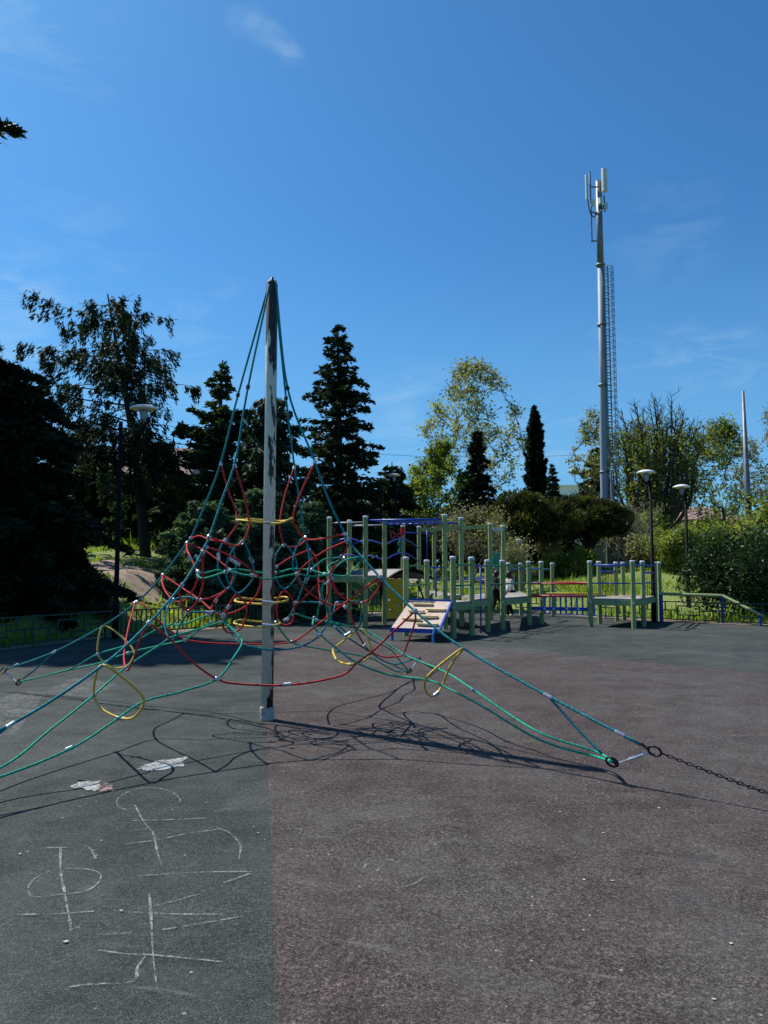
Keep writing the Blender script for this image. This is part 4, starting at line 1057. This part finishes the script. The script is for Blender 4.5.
def airy(name, label, base, Hh, R, z0, mat, ncl=90, per=40, leaf=0.1, cr=0.5, bark='bark', trunk_r=0.16, group='leafy trees behind the playground', bare=None, stems=1, top_narrow=0.5, side=0.0, tw=5):
    b = Vector(base); r = thing(name, label, 'tree', tuple(b), group); tr = MB()
    nod = []   # position, radius
    for sidx in range(stems):
        a = 6.28*sidx/stems+random.random(); sp = 0 if stems == 1 else R*0.35
        top = Vector((b.x+math.cos(a)*sp, b.y+math.sin(a)*sp*.6, b.z+z0+(Hh-z0)*0.30)); pts = []
        for i in range(9):
            t = i/8; p = b.lerp(top, t) + Vector((math.sin(t*4+a)*.12*Hh/8, math.cos(t*3+a)*.1, -0.2 if i == 0 else 0)); pts.append(p)
        rr = [trunk_r*(1-0.55*i/8)/(stems**0.5) for i in range(9)]; tr.tube(pts, rr, 7); nod += list(zip(pts[4:], rr[4:]))
    cen = []
    for i in range(ncl):
        h = random.random()**0.8; z = z0+(Hh-z0)*h
        prof = math.sin(math.pi*min(1,0.12+0.88*h*0.95))**0.55 * (1-(h**2)*top_narrow)
        a = random.random()*6.28; q = R*prof*(random.random()**0.45)
        cen.append(Vector((b.x+math.cos(a)*q+side*(1-h)*R, b.y+math.sin(a)*q*.8, b.z+z)))
    if bare is not None: cen = [c for c in cen if c.z-b.z < Hh*bare or random.random() < 0.42]
    cen.sort(key=lambda c: (c-Vector((b.x,b.y,b.z+z0))).length)
    Cs = []
    for c in cen:
        best = min(nod, key=lambda n_: (n_[0]-c).length + max(0, n_[0].z-c.z+0.25*(c-n_[0]).length)*1.5)
        p0, r0 = best; L = (c-p0).length; r1 = max(0.028, r0*0.74)
        pts = spline([p0, p0.lerp(c,.5)+Vector((random.gauss(0,.08*L),random.gauss(0,.08*L),-.04*L)), c], 3)
        k = len(pts); rs = [r1*(1-0.35*i/(k-1)) for i in range(k)]; tr.tube(pts, rs, 5, cap=False)
        nod += [(pts[i], rs[i]) for i in (k//2, k-1)]
        isb = bare is not None and c.z-b.z > Hh*bare
        for j in range(tw):
            d = Vector(tuple(rand_dirs(1)[0]))+Vector((0,0,2.2 if isb else .3)); tip = c+d.normalized()*cr*(2.0 if isb else 1.0)*random.uniform(.6,1.2)
            m2 = c.lerp(tip,.5)+Vector(tuple(rng.normal(size=3)*.06)); tr.tube([c, m2, tip], [.022,.015,.008] if not isb else [.03,.022,.01], 3, cap=False)
            if isb:
                for q in range(2): tr.tube([m2, m2+Vector(tuple(rng.normal(size=3)*.25))+Vector((0,0,.35))],[.014,.007],3,cap=False)
            kk = int(per/tw*random.uniform(.4,1.6)) if not isb else random.randint(0,1)
            if kk:
                f_ = rng.random(kk)[:,None]; Cs.append(np.array(tuple(c))*(1-f_)+np.array(tuple(tip))*f_*1.0 + rng.normal(size=(kk,3))*cr*0.28)
    C = np.concatenate(Cs); n = len(C); A = rand_dirs(n)*(leaf*(.6+.8*rng.random(n)))[:,None]; B = np.cross(A, rand_dirs(n))*0.65
    tr.build('trunk', bark, r); quads('crown', mat, C, A, B, r); return r

def fan_tree(name, label, base, Hh, R, mat, limbs=24, bark='bark', group='leafy trees behind the playground'):
    b = Vector(base); r = thing(name, label, 'tree', tuple(b), group); tr = MB(); Cs = []
    fork = b + Vector((0,0,Hh*0.10)); tr.tube([b-Vector((0,0,.3)), fork], [.30,.26], 8)
    for i in range(limbs):
        a = random.random()*6.28; q = random.random()**0.6*R; top = Hh*(1-0.30*(q/R)**2)*random.uniform(.80,1.0)
        end = Vector((b.x+math.cos(a)*q, b.y+math.sin(a)*q*.7, b.z+top)); mid = fork.lerp(end,.45)+Vector((math.cos(a)*q*.22, math.sin(a)*q*.15, -.3))
        pts = spline([fork, mid, fork.lerp(end,.75)+Vector((random.gauss(0,.2),0,0)), end], 6); k = len(pts)
        tr.tube(pts, [0.11*(1-j/(k-1))**0.8+0.014 for j in range(k)], 5, cap=False)
        for j in range(4, k-1):
            t = (pts[j].z-b.z)/Hh
            for m_ in range(3 if t < .75 else 2):
                d = Vector((random.gauss(0,1),random.gauss(0,.8),0.75+0.9*t)).normalized(); L = random.uniform(.6,1.5)*(1.15-0.55*t)
                p = pts[j].lerp(pts[j+1], random.random()); e = p+d*L; m2 = p.lerp(e,.5)+Vector((random.gauss(0,.05),0,-.04))
                tr.tube([p,m2,e],[.026,.018,.009],4,cap=False)
                s2 = m2+Vector((random.gauss(0,.25),random.gauss(0,.2),.35)); tr.tube([m2,s2],[.014,.008],3,cap=False)
                n_ = int(random.uniform(2,15)) if t < .70 else (random.randint(0,3) if t < .8 else 0)
                if n_:
                    f_ = rng.random(n_)[:,None]; Cs.append(np.array(tuple(m2))*(1-f_)+np.array(tuple(e))*f_+rng.normal(size=(n_,3))*.17)
    C = np.concatenate(Cs); n = len(C); A = rand_dirs(n)*(0.10*(.6+.8*rng.random(n)))[:,None]; B = np.cross(A, rand_dirs(n))*0.65
    tr.build('trunk', bark, r); quads('crown', mat, C, A, B, r); return r

def shrub(name, label, base, dims, mat, n=6000, leaf=0.06, lobes=9, cat='shrub', group='shrubs on the bank', bark='bark', fill=0.55):
    b = Vector(base); r = thing(name, label, cat, tuple(b), group); w, d, h = dims; st = MB(); Cs = []
    for i in range(lobes):
        a = random.random()*6.28; q = random.random()**0.5*0.62; c = Vector((b.x+math.cos(a)*q*w, b.y+math.sin(a)*q*d, b.z+h*random.uniform(.25,.70)))
        rr = np.array([w,d,h*0.8])*random.uniform(.32,.52); k = n//lobes
        u = rand_dirs(k)*(1-fill*rng.random(k)**1.6)[:,None]*(1+0.13*rng.normal(size=k))[:,None]
        C = np.array(tuple(c)) + u*rr; Cs.append(C)
        st.tube(spline([b-Vector((0,0,.1)), b.lerp(c,.5)+Vector((random.gauss(0,.1),random.gauss(0,.1),0)), c],4),[0.03]*9 if False else 0.025,5)
        for j in range(5):
            tip = c+Vector(tuple(rand_dirs(1)[0]*rr*1.0)); st.tube([c, c.lerp(tip,.5)+Vector((0,0,.05)), tip],[.016,.011,.005],4,cap=False)
    C = np.concatenate(Cs); C = C[C[:,2] > b.z-0.05]; k = len(C)
    A = rand_dirs(k)*(leaf*(.6+.8*rng.random(k)))[:,None]; B = np.cross(A, rand_dirs(k))*0.65
    st.build('stems', bark, r); quads('foliage', mat, C, A, B, r); return r

def topH(base, py): return at(0, py, base.y).z - base.z
# big black cedars at the left
b = at_ground(-168,25.0)
conifer('cedar_tree','tallest black cedar at the left, only its branch tips reaching into view high up',b,topH(b,-60),lambda t: 4.6*(1-t)**0.28,'black_needles',nwh=46,nbr=9,droop=0.12,per=90,leaf=0.20,wid=0.05,trunk_r=0.38,gap=0.08,start=0.12,irr=0.28,rise=0.05,extra=((0.70,0.0,5.7),(0.60,-0.05,4.95)))
b = at_ground(-50,20.3)
conifer('cedar_tree','huge black-green cedar filling the left edge, its branches sweeping over the fence',b,topH(b,334),lambda t: 4.2*(1-t)**0.36*(0.8 if t<.12 else 1),'black_needles',nwh=34,nbr=10,droop=0.20,per=120,leaf=0.18,wid=0.042,trunk_r=0.32,gap=0.18,start=0.05,irr=0.45,rise=0.04)
b = at_ground(12,20.5)  # low cedar added to shade the sunlit bank behind the left fence
conifer('cedar_tree','lower black cedar added behind the left fence to shade the bank',b,topH(b,455),lambda t: 2.9*(1-t)**0.5,'black_needles',nwh=20,nbr=9,droop=0.34,per=170,leaf=0.17,wid=0.045,trunk_r=0.2,gap=0.04,start=0.02)
# spindly drooping cedar
b = at_ground(147,31.0)
conifer('cedar_tree','spindly cedar with a bare crooked trunk and drooping ragged branches',b,topH(b,294),lambda t: 3.0*(1.0-0.3*abs(t-.75))*(1 if t<.95 else 0.55),'spruce_needles',nwh=21,nbr=6,droop=0.14,per=125,leaf=0.12,wid=0.028,trunk_r=0.23,gap=0.26,start=0.27,hang=0.75,irr=0.6,rise=0.16,lean=(-1.75,0),crv=0.12,strands=True)
b = at_ground(160,36.0)
conifer('cedar_tree','dark cedar low behind the spindly one',b,topH(b,440),lambda t: 3.0*(1-t)**0.6,'cedar_needles',nwh=18,nbr=7,droop=0.2,per=60,leaf=0.18,wid=0.06,trunk_r=0.2,gap=0.1,start=0.25)
b = at_ground(85,38.0)
conifer('cedar_tree','dark cedar between the big black cedar and the lamp',b,topH(b,425),lambda t: 3.2*(1-t)**0.5,'cedar_needles',nwh=18,nbr=7,droop=0.2,per=60,leaf=0.18,wid=0.06,trunk_r=0.2,gap=0.1,start=0.22)
# pair behind the pole
b = at_ground(214,31.0)
conifer('cedar_tree','dark pointed cedar left of the pole with a narrow leaning tip',b,topH(b,360),lambda t: (2.6*(1-t)**0.55 if t<.74 else 0.85*(1-t)/.26+.1),'cedar_needles',nwh=28,nbr=7,droop=0.12,per=90,leaf=0.15,wid=0.05,trunk_r=0.22,gap=0.22,start=0.15,irr=0.5,rise=0.15,lean=(0.25,0))
b = at_ground(268,29.5)
conifer('cedar_tree','ragged cedar directly behind the pole with two bent leaders',b,topH(b,392),lambda t: 2.1*(1-t)**0.5+0.1,'cedar_needles',nwh=26,nbr=7,droop=0.15,per=95,leaf=0.15,wid=0.05,trunk_r=0.2,gap=0.22,start=0.12,irr=0.55,hang=0.25,rise=0.1)
for i,(px,Y,yt,R,lb) in enumerate(((205,25.0,498,2.0,'low blue-green cedar reaching the ground left of the pole, behind the net'),(262,25.5,488,2.2,'wide blue-green cedar reaching the ground behind the pole'),(312,27,500,1.6,'blue-green cedar right of the pole, under the dark spruce'))):
    b = at_ground(px,Y)
    conifer('cedar_tree',lb,b,topH(b,yt),lambda t,R=R: R*(1-t)**0.45,'blue_needles',nwh=16,nbr=9,droop=0.18,per=150,leaf=0.12,wid=0.035,trunk_r=0.15,gap=0.05,start=0.03,rise=0.1)
# dark spruce
b = at_ground(341,36.0)
conifer('spruce_tree','tall dark pointed spruce right of the pole',b,topH(b,324),lambda t: 3.1*(1-t)**0.72+0.15,'spruce_needles',nwh=34,nbr=7,droop=0.18,per=55,leaf=0.15,wid=0.055,trunk_r=0.28,gap=0.26,start=0.12,irr=0.42,rise=0.14,lean=(-0.2,0))
b = at_ground(392,44.0)
conifer('spruce_tree','dark low conifer behind the park lamp beside the spruce',b,topH(b,462),lambda t: 2.6*(1-t)**0.5,'spruce_needles',nwh=20,nbr=7,droop=0.2,per=55,leaf=0.19,wid=0.07,trunk_r=0.2,gap=0.1,start=0.1)
# pale plane tree and the yellow-green one in front of it
b = at_ground(476,60.0)
airy('plane_tree','tall airy plane tree with pale yellow-green young leaves',b,topH(b,366),4.5,topH(b,505),'plane_leaves',ncl=210,per=30,leaf=0.13,cr=0.8,trunk_r=0.24,top_narrow=0.30)
b = at_ground(440,52.0)
airy('leafy_tree','bright yellow-green leafy tree left of the pale plane tree',b,topH(b,446),2.9,topH(b,535),'bright_leaves',ncl=110,per=75,leaf=0.11,cr=0.55)
b = at_ground(418,46.0)
airy('leafy_tree','smaller yellow-green tree beside the park lamp behind the monkey bars',b,topH(b,482),2.0,topH(b,540),'bright_leaves',ncl=70,per=60,leaf=0.10,cr=0.5)
b = at_ground(478,50.0)
conifer('fir_tree','black ragged conifer in front of the pale plane tree',b,topH(b,428),lambda t: (1.7*(1-t)+.25 if t>.5 else 2.6*(1-t*.5)),'black_needles',nwh=24,nbr=8,droop=0.25,per=95,leaf=0.2,wid=0.08,trunk_r=0.2,gap=0.1,start=0.2,irr=0.4)
def cypress(px, Y, yt, R, label):
    b = at_ground(px,Y); conifer('cypress_tree',label,b,topH(b,yt),lambda t: R*(math.sin(math.pi*min(1,(t*0.75+0.22)))**0.8)*(1 if t<.9 else (1-t)*9+0.1),'black_needles',nwh=44,nbr=7,droop=-0.9,per=210,leaf=0.22,wid=0.07,trunk_r=0.18,gap=0.03,start=0.05,irr=0.3)
cypress(536,62,404,0.95,'narrow dark cypress, the taller of the columnar trees')
b = at_ground(553,75.0); conifer('fir_tree','small far fir tip just right of the cypress',b,topH(b,463),lambda t: 1.9*(1-t)**0.7,'spruce_needles',nwh=20,nbr=7,per=45,leaf=0.25,wid=0.09,start=0.3,gap=.05)
b = at_ground(598,58.0); conifer('fir_tree','dark fir behind the foot of the telecom mast',b,topH(b,446),lambda t: 2.9*(1-t)**0.6,'spruce_needles',nwh=20,nbr=7,per=55,leaf=0.22,wid=0.08,start=0.2,gap=.08)
# umbrella-like dark pines
def pine(px, Y, yt, yb, R, label, lobes, mat='pine_needles'):
    b = at_ground(px,Y); r = thing('pine_tree', label, 'tree', tuple(b), 'bushy pines on the bank'); tr = MB(); zt = at(0,yt,Y).z; zb = at(0,yb,Y).z; Cs=[];Ds=[]
    fork = Vector((b.x,b.y,b.z+(zb-b.z)*0.7)); tr.tube([b-Vector((0,0,.2)), fork],[.22,.17],8)
    for i in range(lobes):
        a = random.random()*6.28; q = random.random()**0.5; c = Vector((b.x+math.cos(a)*q*R*.85, b.y+math.sin(a)*q*R*.6, zb+(zt-zb)*(0.25+0.6*random.random()*(1-0.5*q))))
        tr.tube(spline([fork, fork.lerp(c,.5)+Vector((0,0,.3)), c],4),[.09-.008*k for k in range(9)],5,cap=False)
        k = 1500; u = rand_dirs(k)*((0.35+0.65*rng.random(k)**0.6))[:,None]; rr = np.array([R*.36,R*.36,(zt-zb)*.20])*random.uniform(.8,1.25)
        Cs.append(np.array(tuple(c))+u*rr); D = u*0.7+rng.normal(size=(k,3))*.45+np.array([0,0,.5]); Ds.append(D/np.linalg.norm(D,axis=1,keepdims=True))
    C=np.concatenate(Cs);D=np.concatenate(Ds);n=len(C); C,A,B=needles(C,D,0.17*(.6+.8*rng.random(n)),0.04*(.6+.8*rng.random(n)))
    tr.build('trunk','dark_bark',r); quads('crown',mat,C,A,B,r)
pine(522,42,485,548,3.0,'bushy dark olive pine with a broad rounded crown behind the urn',26)
pine(588,43,490,546,2.1,'bushy dark olive pine with a slim trunk left of the mast',20)
# bush, bare bushes and leafy growth right
b = at_ground(566,40); shrub('bush','rounded yellow-green bush under the pines',b,(1.7,1.0,1.45),'bright_leaves',6000,0.09)
b = at_ground(600,46.0); shrub('bush','yellow-tipped bush at the right end of the pines',b+Vector((0,0,1.4)),(1.1,0.8,1.5),'bright_leaves',2200,0.09,5)
for i,(px,Y,yt,R,lb) in enumerate(((470,42,500,2.2,'bare grey twiggy bush left of the urn'),(514,35.2,528,0.9,'thin bare twiggy bush in front of the stone urn'),(492,40.5,505,1.3,'bare pale twiggy bush directly left of the urn, its twigs reaching over it'),(545,44,520,1.0,'bare twiggy bush right of the urn under the pine'),(628,44,500,2.2,'bare pale branching bush in front of the mesh enclosure'))):
    b = at_ground(px,Y); broad('bare_bush',lb,b,topH(b,yt),R,'grey_leaves',nleaf=3,leaf=0.06,bark='pale_bark',trunk_r=0.05,levels=5,stems=5,cat='bush',group='bare twiggy bushes',first=.3,spread=.45)
b = at_ground(657,50); fan_tree('half_bare_tree','many-stemmed tree with bare upper twigs and green lower leaves behind the lamps',b,topH(b,390),3.9,'mid_leaves',34)
b = at_ground(594,56); airy('leafy_tree','sparse pale tree left of the mast',b,topH(b,412),2.0,topH(b,520),'plane_leaves',ncl=90,per=22,leaf=0.12,cr=0.6)
b = at_ground(724,52); airy('leafy_tree','airy green tree between the lamps and the bare steel pole',b,topH(b,424),3.8,topH(b,545),'mid_leaves',ncl=190,per=34,leaf=0.11,cr=0.65,trunk_r=0.2)
b = at_ground(780,46); airy('leafy_tree','brownish half-bare tree cut by the right edge',b,topH(b,408),3.0,topH(b,530),'grey_leaves',ncl=140,per=22,leaf=0.07,cr=0.6,bark='pale_bark',trunk_r=0.2)
b = at_ground(772,33); broad('leafy_tree','low green leafy tree above the big dark shrub at the right edge',b,topH(b,492),2.0,'mid_leaves',nleaf=40,leaf=0.09,levels=5,leafs=.5,first=.25,spread=.6)
for i,(px,Y,yt,R,mt,lb) in enumerate(((640,48,510,2.4,'mid_leaves','leafy green thicket behind the nearer lamp of the pair'),(672,38,522,1.9,'mid_leaves','loose green growth between the two right lamps'),(705,40,520,2.2,'bright_leaves','yellow-green growth right of the farther lamp'),(655,40,535,1.6,'grey_leaves','dry grey-brown brush below the lamps'),(735,42,522,2.2,'red_leaves','reddish brown brush in front of the pink-roofed house'),(640,54,505,2.0,'red_leaves','reddish leafed brush beside the mast'),(625,47,540,1.6,'mid_leaves','low green brush in front of the enclosure'))):
    b = at_ground(px,Y); shrub('thicket',lb,b,(R,R*.6,topH(b,yt)*1.05),mt,5200,0.085,9,cat='bush')
b = at_ground(742,25.5); shrub('large_shrub','large glossy dark green shrub behind the right-hand fence',b,(2.15,1.6,topH(b,536)*1.12),'shrub_leaves',26000,0.055,17,fill=.4)
b = at_ground(790,27); shrub('large_shrub','dark green shrub cut by the right edge, behind the large glossy one',b,(1.6,1.6,topH(b,525)*1.1),'shrub_leaves',12000,0.055,11)
for i,(px,Y,yt,R,mt,lb) in enumerate(((330,48,492,3.0,'spruce_needles','dark thicket low behind the tall spruce'),(375,50,505,3.0,'spruce_needles','dark thicket right of the tall spruce'),(425,50,515,3.2,'spruce_needles','dark thicket behind the monkey bars'),(465,50,508,3.0,'spruce_needles','dark thicket under the pale plane tree'),(505,50,500,3.2,'black_needles','black thicket behind the bushy pine'),(60,42,470,4.0,'black_needles','black thicket behind the left cedars'),(130,44,478,4.0,'spruce_needles','dark thicket behind the left lamp'),(190,46,480,3.6,'spruce_needles','dark thicket behind the pointed cedar'),(250,46,480,3.8,'spruce_needles','dark thicket behind the pole'),(545,50,508,2.4,'black_needles','black thicket between the two pines'))):
    b = at_ground(px,Y); shrub('thicket',lb,b,(R,R*.5,topH(b,yt)*1.05),mt,8000,0.13,12,cat='bush',group='dark thickets behind the trees',bark='dark_bark')
for i,(px,Y,lb) in enumerate(((60,21.5,'dark low weeds added over the left fence to deepen its shade'),(85,21,'tall grassy weeds beside the dirt track'),(20,19.5,'low weeds added at the left edge, dark to deepen the shade'))):  # dark clumps added so the ground by the left fence reads as shaded
    b = at_ground(px,Y); shrub('weed_clump',lb,b,(1.3,.8,.8),'shrub_leaves',3500,0.06,7,cat='weeds',group='weeds by the left fence')

# ------------------------------------------------------------------ two people behind the deck
def person(label, base, Hh, face, cloth_top, cloth_leg, arm_mat, step=0.12, tilt=0.0):
    b = Vector(base); r = thing('person', label, 'person', tuple(b), 'people behind the play structure')
    k = Hh/1.7; f = Vector((math.cos(face),math.sin(face),0)); s = Vector((-f.y,f.x,0))
    def W(a, c, z): return b + (f*a + s*c)*k + Vector((0,0,z*k))
    body = {'pelvis':(W(0,0,.93),.135),'waist':(W(0,0,1.10),.115),'chest':(W(.02,0,1.28),.14),'neck0':(W(.0,0,1.43),.06),'neck':(W(.01,0,1.48),.05),'head0':(W(.02,0,1.55),.075),'head':(W(.02,0,1.62),.085),
            'sL':(W(0,.17,1.38),.055),'sR':(W(0,-.17,1.38),.055),'eL':(W(.03,.22,1.10),.04),'eR':(W(.06,-.22,1.12),.04),'hL':(W(.16,.20,.90),.03),'hR':(W(.22,-.16,.98),.03),
            'hipL':(W(0,.09,.88),.085),'hipR':(W(0,-.09,.88),.085),'kL':(W(step,.09,.49),.058),'kR':(W(-step*.4,-.09,.49),.058),'aL':(W(step*1.1,.09,.09),.038),'aR':(W(-step*1.6,-.09,.10),.038),
            'tL':(W(step*1.1+.15,.10,.035),.03),'tR':(W(-step*1.6+.15,-.10,.035),.03)}
    ed = [('pelvis','waist'),('waist','chest'),('chest','neck0'),('neck0','neck'),('neck','head0'),('head0','head'),('chest','sL'),('chest','sR'),('sL','eL'),('sR','eR'),('eL','hL'),('eR','hR'),
          ('pelvis','hipL'),('pelvis','hipR'),('hipL','kL'),('hipR','kR'),('kL','aL'),('kR','aR'),('aL','tL'),('aR','tR')]
    def skin(nm, names, edges, mat, grow=0.0, root='pelvis'):
        me = bpy.data.meshes.new(nm); idx = {n_: i for i, n_ in enumerate(names)}
        me.from_pydata([tuple(body[n_][0]-b) for n_ in names], [(idx[a],idx[c]) for a,c in edges], [])
        o = bpy.data.objects.new(nm, me); COL.objects.link(o); o.parent = r
        md = o.modifiers.new('skin','SKIN'); 
        for i, n_ in enumerate(names):
            q = me.skin_vertices[0].data[i]; rr = (body[n_][1]+grow)*k; q.radius = (rr, rr*(1.25 if n_ in ('chest','waist','pelvis') and grow else 1)); q.use_root = (n_ == root)
        sb = o.modifiers.new('sub','SUBSURF'); sb.levels = 1; sb.render_levels = 2
        me.materials.append(MATS[mat]); me.shade_smooth(); return o
    skin('body', list(body), ed, 'skin')
    top = ['pelvis','waist','chest','neck0','sL','sR','eL','eR']; skin('shirt', top, [e for e in ed if e[0] in top and e[1] in top], cloth_top, 0.022)
    leg = ['pelvis','hipL','hipR','kL','kR','aL','aR']; skin('trousers', leg, [e for e in ed if e[0] in leg and e[1] in leg], cloth_leg, 0.022)
    for a_, t_ in (('aL','tL'),('aR','tR')):
        skin('shoe', [a_,t_], [(a_,t_)], 'shoe', 0.016, a_)
    hc = body['head'][0]; m = MB()
    m.lathe((hc.x-f.x*.02,hc.y-f.y*.02,hc.z), [(0.05,-.14),(0.09,-.09),(0.105,0.0),(0.095,.06),(0.055,.105),(0.005,.12)],16); m.build('hair','hair',r,smooth=True)
    m = MB()
    for q in (-.035,.035):
        c = hc+f*.082+s*q+Vector((0,0,-.01)); m.lathe(tuple(c),[(.003,-.01),(.011,0),(.003,.01)],8)
    m.build('eye','hair',r); nz = hc+f*.095-Vector((0,0,.03)); MB().lathe(tuple(nz),[(.012,-.02),(.014,-.01),(.005,.03)],8).build('nose','skin',r,smooth=True)
    # hands with fingers
    for hn, sg in (('hL',1),('hR',-1)):
        h = body[hn][0]; m = MB(); m.tube([h, h-Vector((0,0,.05))+f*.02, h-Vector((0,0,.09))+f*.03],[.025,.038,.032],8)
        for q in range(4):
            o0 = h-Vector((0,0,.085))+f*(.008+.018*q-.01); m.tube([o0,o0-Vector((0,0,.035))+s*sg*-.006,o0-Vector((0,0,.062-.006*abs(q-1.5)))-s*sg*.018],[.009,.008,.006],6)
        m.tube([h-Vector((0,0,.03))+f*.03,h-Vector((0,0,.055))+f*.06,h-Vector((0,0,.08))+f*.065],[.011,.009,.007],6); m.build('hand','skin',r,smooth=True)
pb = gr(509.5,617.5); person('person in a pale top and dark trousers standing behind the deck, black hair', pb, 1.60, math.radians(200), 'white_cloth', 'black_cloth', 'skin')
pb = gr(497,615.5); person('person dressed all in black standing behind the deck under the teal panel', pb, 1.62, math.radians(330), 'black_cloth', 'black_cloth', 'skin')

# ------------------------------------------------------------------ light, sky, camera
w = bpy.data.worlds.new('World'); scn.world = w; w.use_nodes = True; nt = w.node_tree
bg = nt.nodes['Background']
sun_dir = Vector((-(gr(600,771).x-POLE.x), -(gr(600,771).y-POLE.y), PH)).normalized()
elev = math.asin(sun_dir.z); azim = math.atan2(sun_dir.x, sun_dir.y)
sky = nt.nodes.new('ShaderNodeTexSky'); sky.sky_type = 'NISHITA'; sky.sun_disc = False
sky.sun_elevation = elev; sky.sun_rotation = azim; sky.altitude = 100; sky.air_density = 1.0; sky.dust_density = 0.95; sky.ozone_density = 2.2
hs = nt.nodes.new('ShaderNodeHueSaturation'); hs.inputs['Saturation'].default_value = 1.0; hs.inputs['Value'].default_value = 1.0
nt.links.new(sky.outputs[0], hs.inputs['Color'])
tc = nt.nodes.new('ShaderNodeTexCoord'); mpn = nt.nodes.new('ShaderNodeMapping'); mpn.inputs['Scale'].default_value = (1.0,1.0,3.2); mpn.inputs['Rotation'].default_value = (0.1,0.35,0.3)
nt.links.new(tc.outputs['Generated'], mpn.inputs[0])
n1 = noise(nt, mpn.outputs[0], 9.0, 9, 0.62)
n1n = nt.nodes[-1]; n1n.inputs['Distortion'].default_value = 0.6
cr = ramp(nt, n1, [(0.47,(0,0,0)),(0.72,(1,1,1))])
spot = None
nrmz = N(nt, 'ShaderNodeVectorMath', operation='NORMALIZE'); nt.links.new(tc.outputs['Generated'], nrmz.inputs[0])
for (px, py, rad, amp) in ((293,56,1.0,0.26),(285,46,1.0,0.24),(274,37,1.1,0.20),(260,29,1.3,0.16),(243,20,1.5,0.12),(690,356,3.0,0.32),(740,358,2.5,0.28),(625,345,3,0.22),(10,322,5,0.34),(60,270,8,0.12),(420,440,7,0.30),(210,350,6,0.20),(560,455,6,0.30),(20,10,7,0.22),(660,230,5,0.10)):
    rx, rz = ray(px, py); dv = Vector((rx,1,rz)).normalized()
    dp = N(nt, 'ShaderNodeVectorMath', operation='DOT_PRODUCT'); nt.links.new(nrmz.outputs[0], dp.inputs[0]); dp.inputs[1].default_value = dv
    mrr = N(nt, 'ShaderNodeMapRange', interpolation_type='SMOOTHSTEP'); nt.links.new(dp.outputs['Value'], mrr.inputs['Value'])
    mrr.inputs['From Min'].default_value = math.cos(math.radians(rad)); mrr.inputs['From Max'].default_value = 1.0; mrr.inputs['To Min'].default_value = 0; mrr.inputs['To Max'].default_value = amp
    if spot is None: spot = mrr.outputs[0]
    else:
        ad = N(nt, 'ShaderNodeMath', operation='ADD'); nt.links.new(spot, ad.inputs[0]); nt.links.new(mrr.outputs[0], ad.inputs[1]); spot = ad.outputs[0]
ml = N(nt, 'ShaderNodeMath', operation='MULTIPLY'); nt.links.new(spot, ml.inputs[0]); nt.links.new(cr.outputs[0], ml.inputs[1]); ml.use_clamp = True
tint = mixc(nt, 1.0, hs.outputs[0], (0.41,0.955,1.36), 'MULTIPLY')
spz = nt.nodes.new('ShaderNodeSeparateXYZ'); nt.links.new(nrmz.outputs[0], spz.inputs[0])
hz = N(nt, 'ShaderNodeMapRange', interpolation_type='SMOOTHSTEP'); nt.links.new(spz.outputs['Z'], hz.inputs['Value'])
hz.inputs['From Min'].default_value = 0.42; hz.inputs['From Max'].default_value = 0.04; hz.inputs['To Min'].default_value = 0.0; hz.inputs['To Max'].default_value = 0.65
tint = mixc(nt, hz.outputs[0], tint, (2.0,5.0,8.5))
cl = mixc(nt, ml.outputs[0], tint, (5.0,7.2,9.0))
nt.links.new(cl, bg.inputs['Color']); bg.inputs['Strength'].default_value = 0.077
sl = bpy.data.lights.new('sun','SUN'); sl.energy = 5.0; sl.angle = math.radians(0.53); sl.color = (1.0,0.94,0.85)
so = bpy.data.objects.new('sun', sl); COL.objects.link(so); so.location = (-20,20,30)
so.rotation_euler = sun_dir.to_track_quat('Z','Y').to_euler()
cam = bpy.data.cameras.new('camera'); cam.sensor_fit = 'VERTICAL'; cam.sensor_height = 24; cam.sensor_width = 18; cam.lens = F*24/1024; cam.clip_end = 6000; cam.clip_start = 0.05
co = bpy.data.objects.new('camera', cam); COL.objects.link(co); co.location = (0,0,HC); co.rotation_euler = (math.pi/2+TH,0,0); scn.camera = co
scn.view_settings.view_transform = 'Standard'; scn.view_settings.look = 'None'; scn.view_settings.exposure = 0.36; scn.view_settings.gamma = 1.0
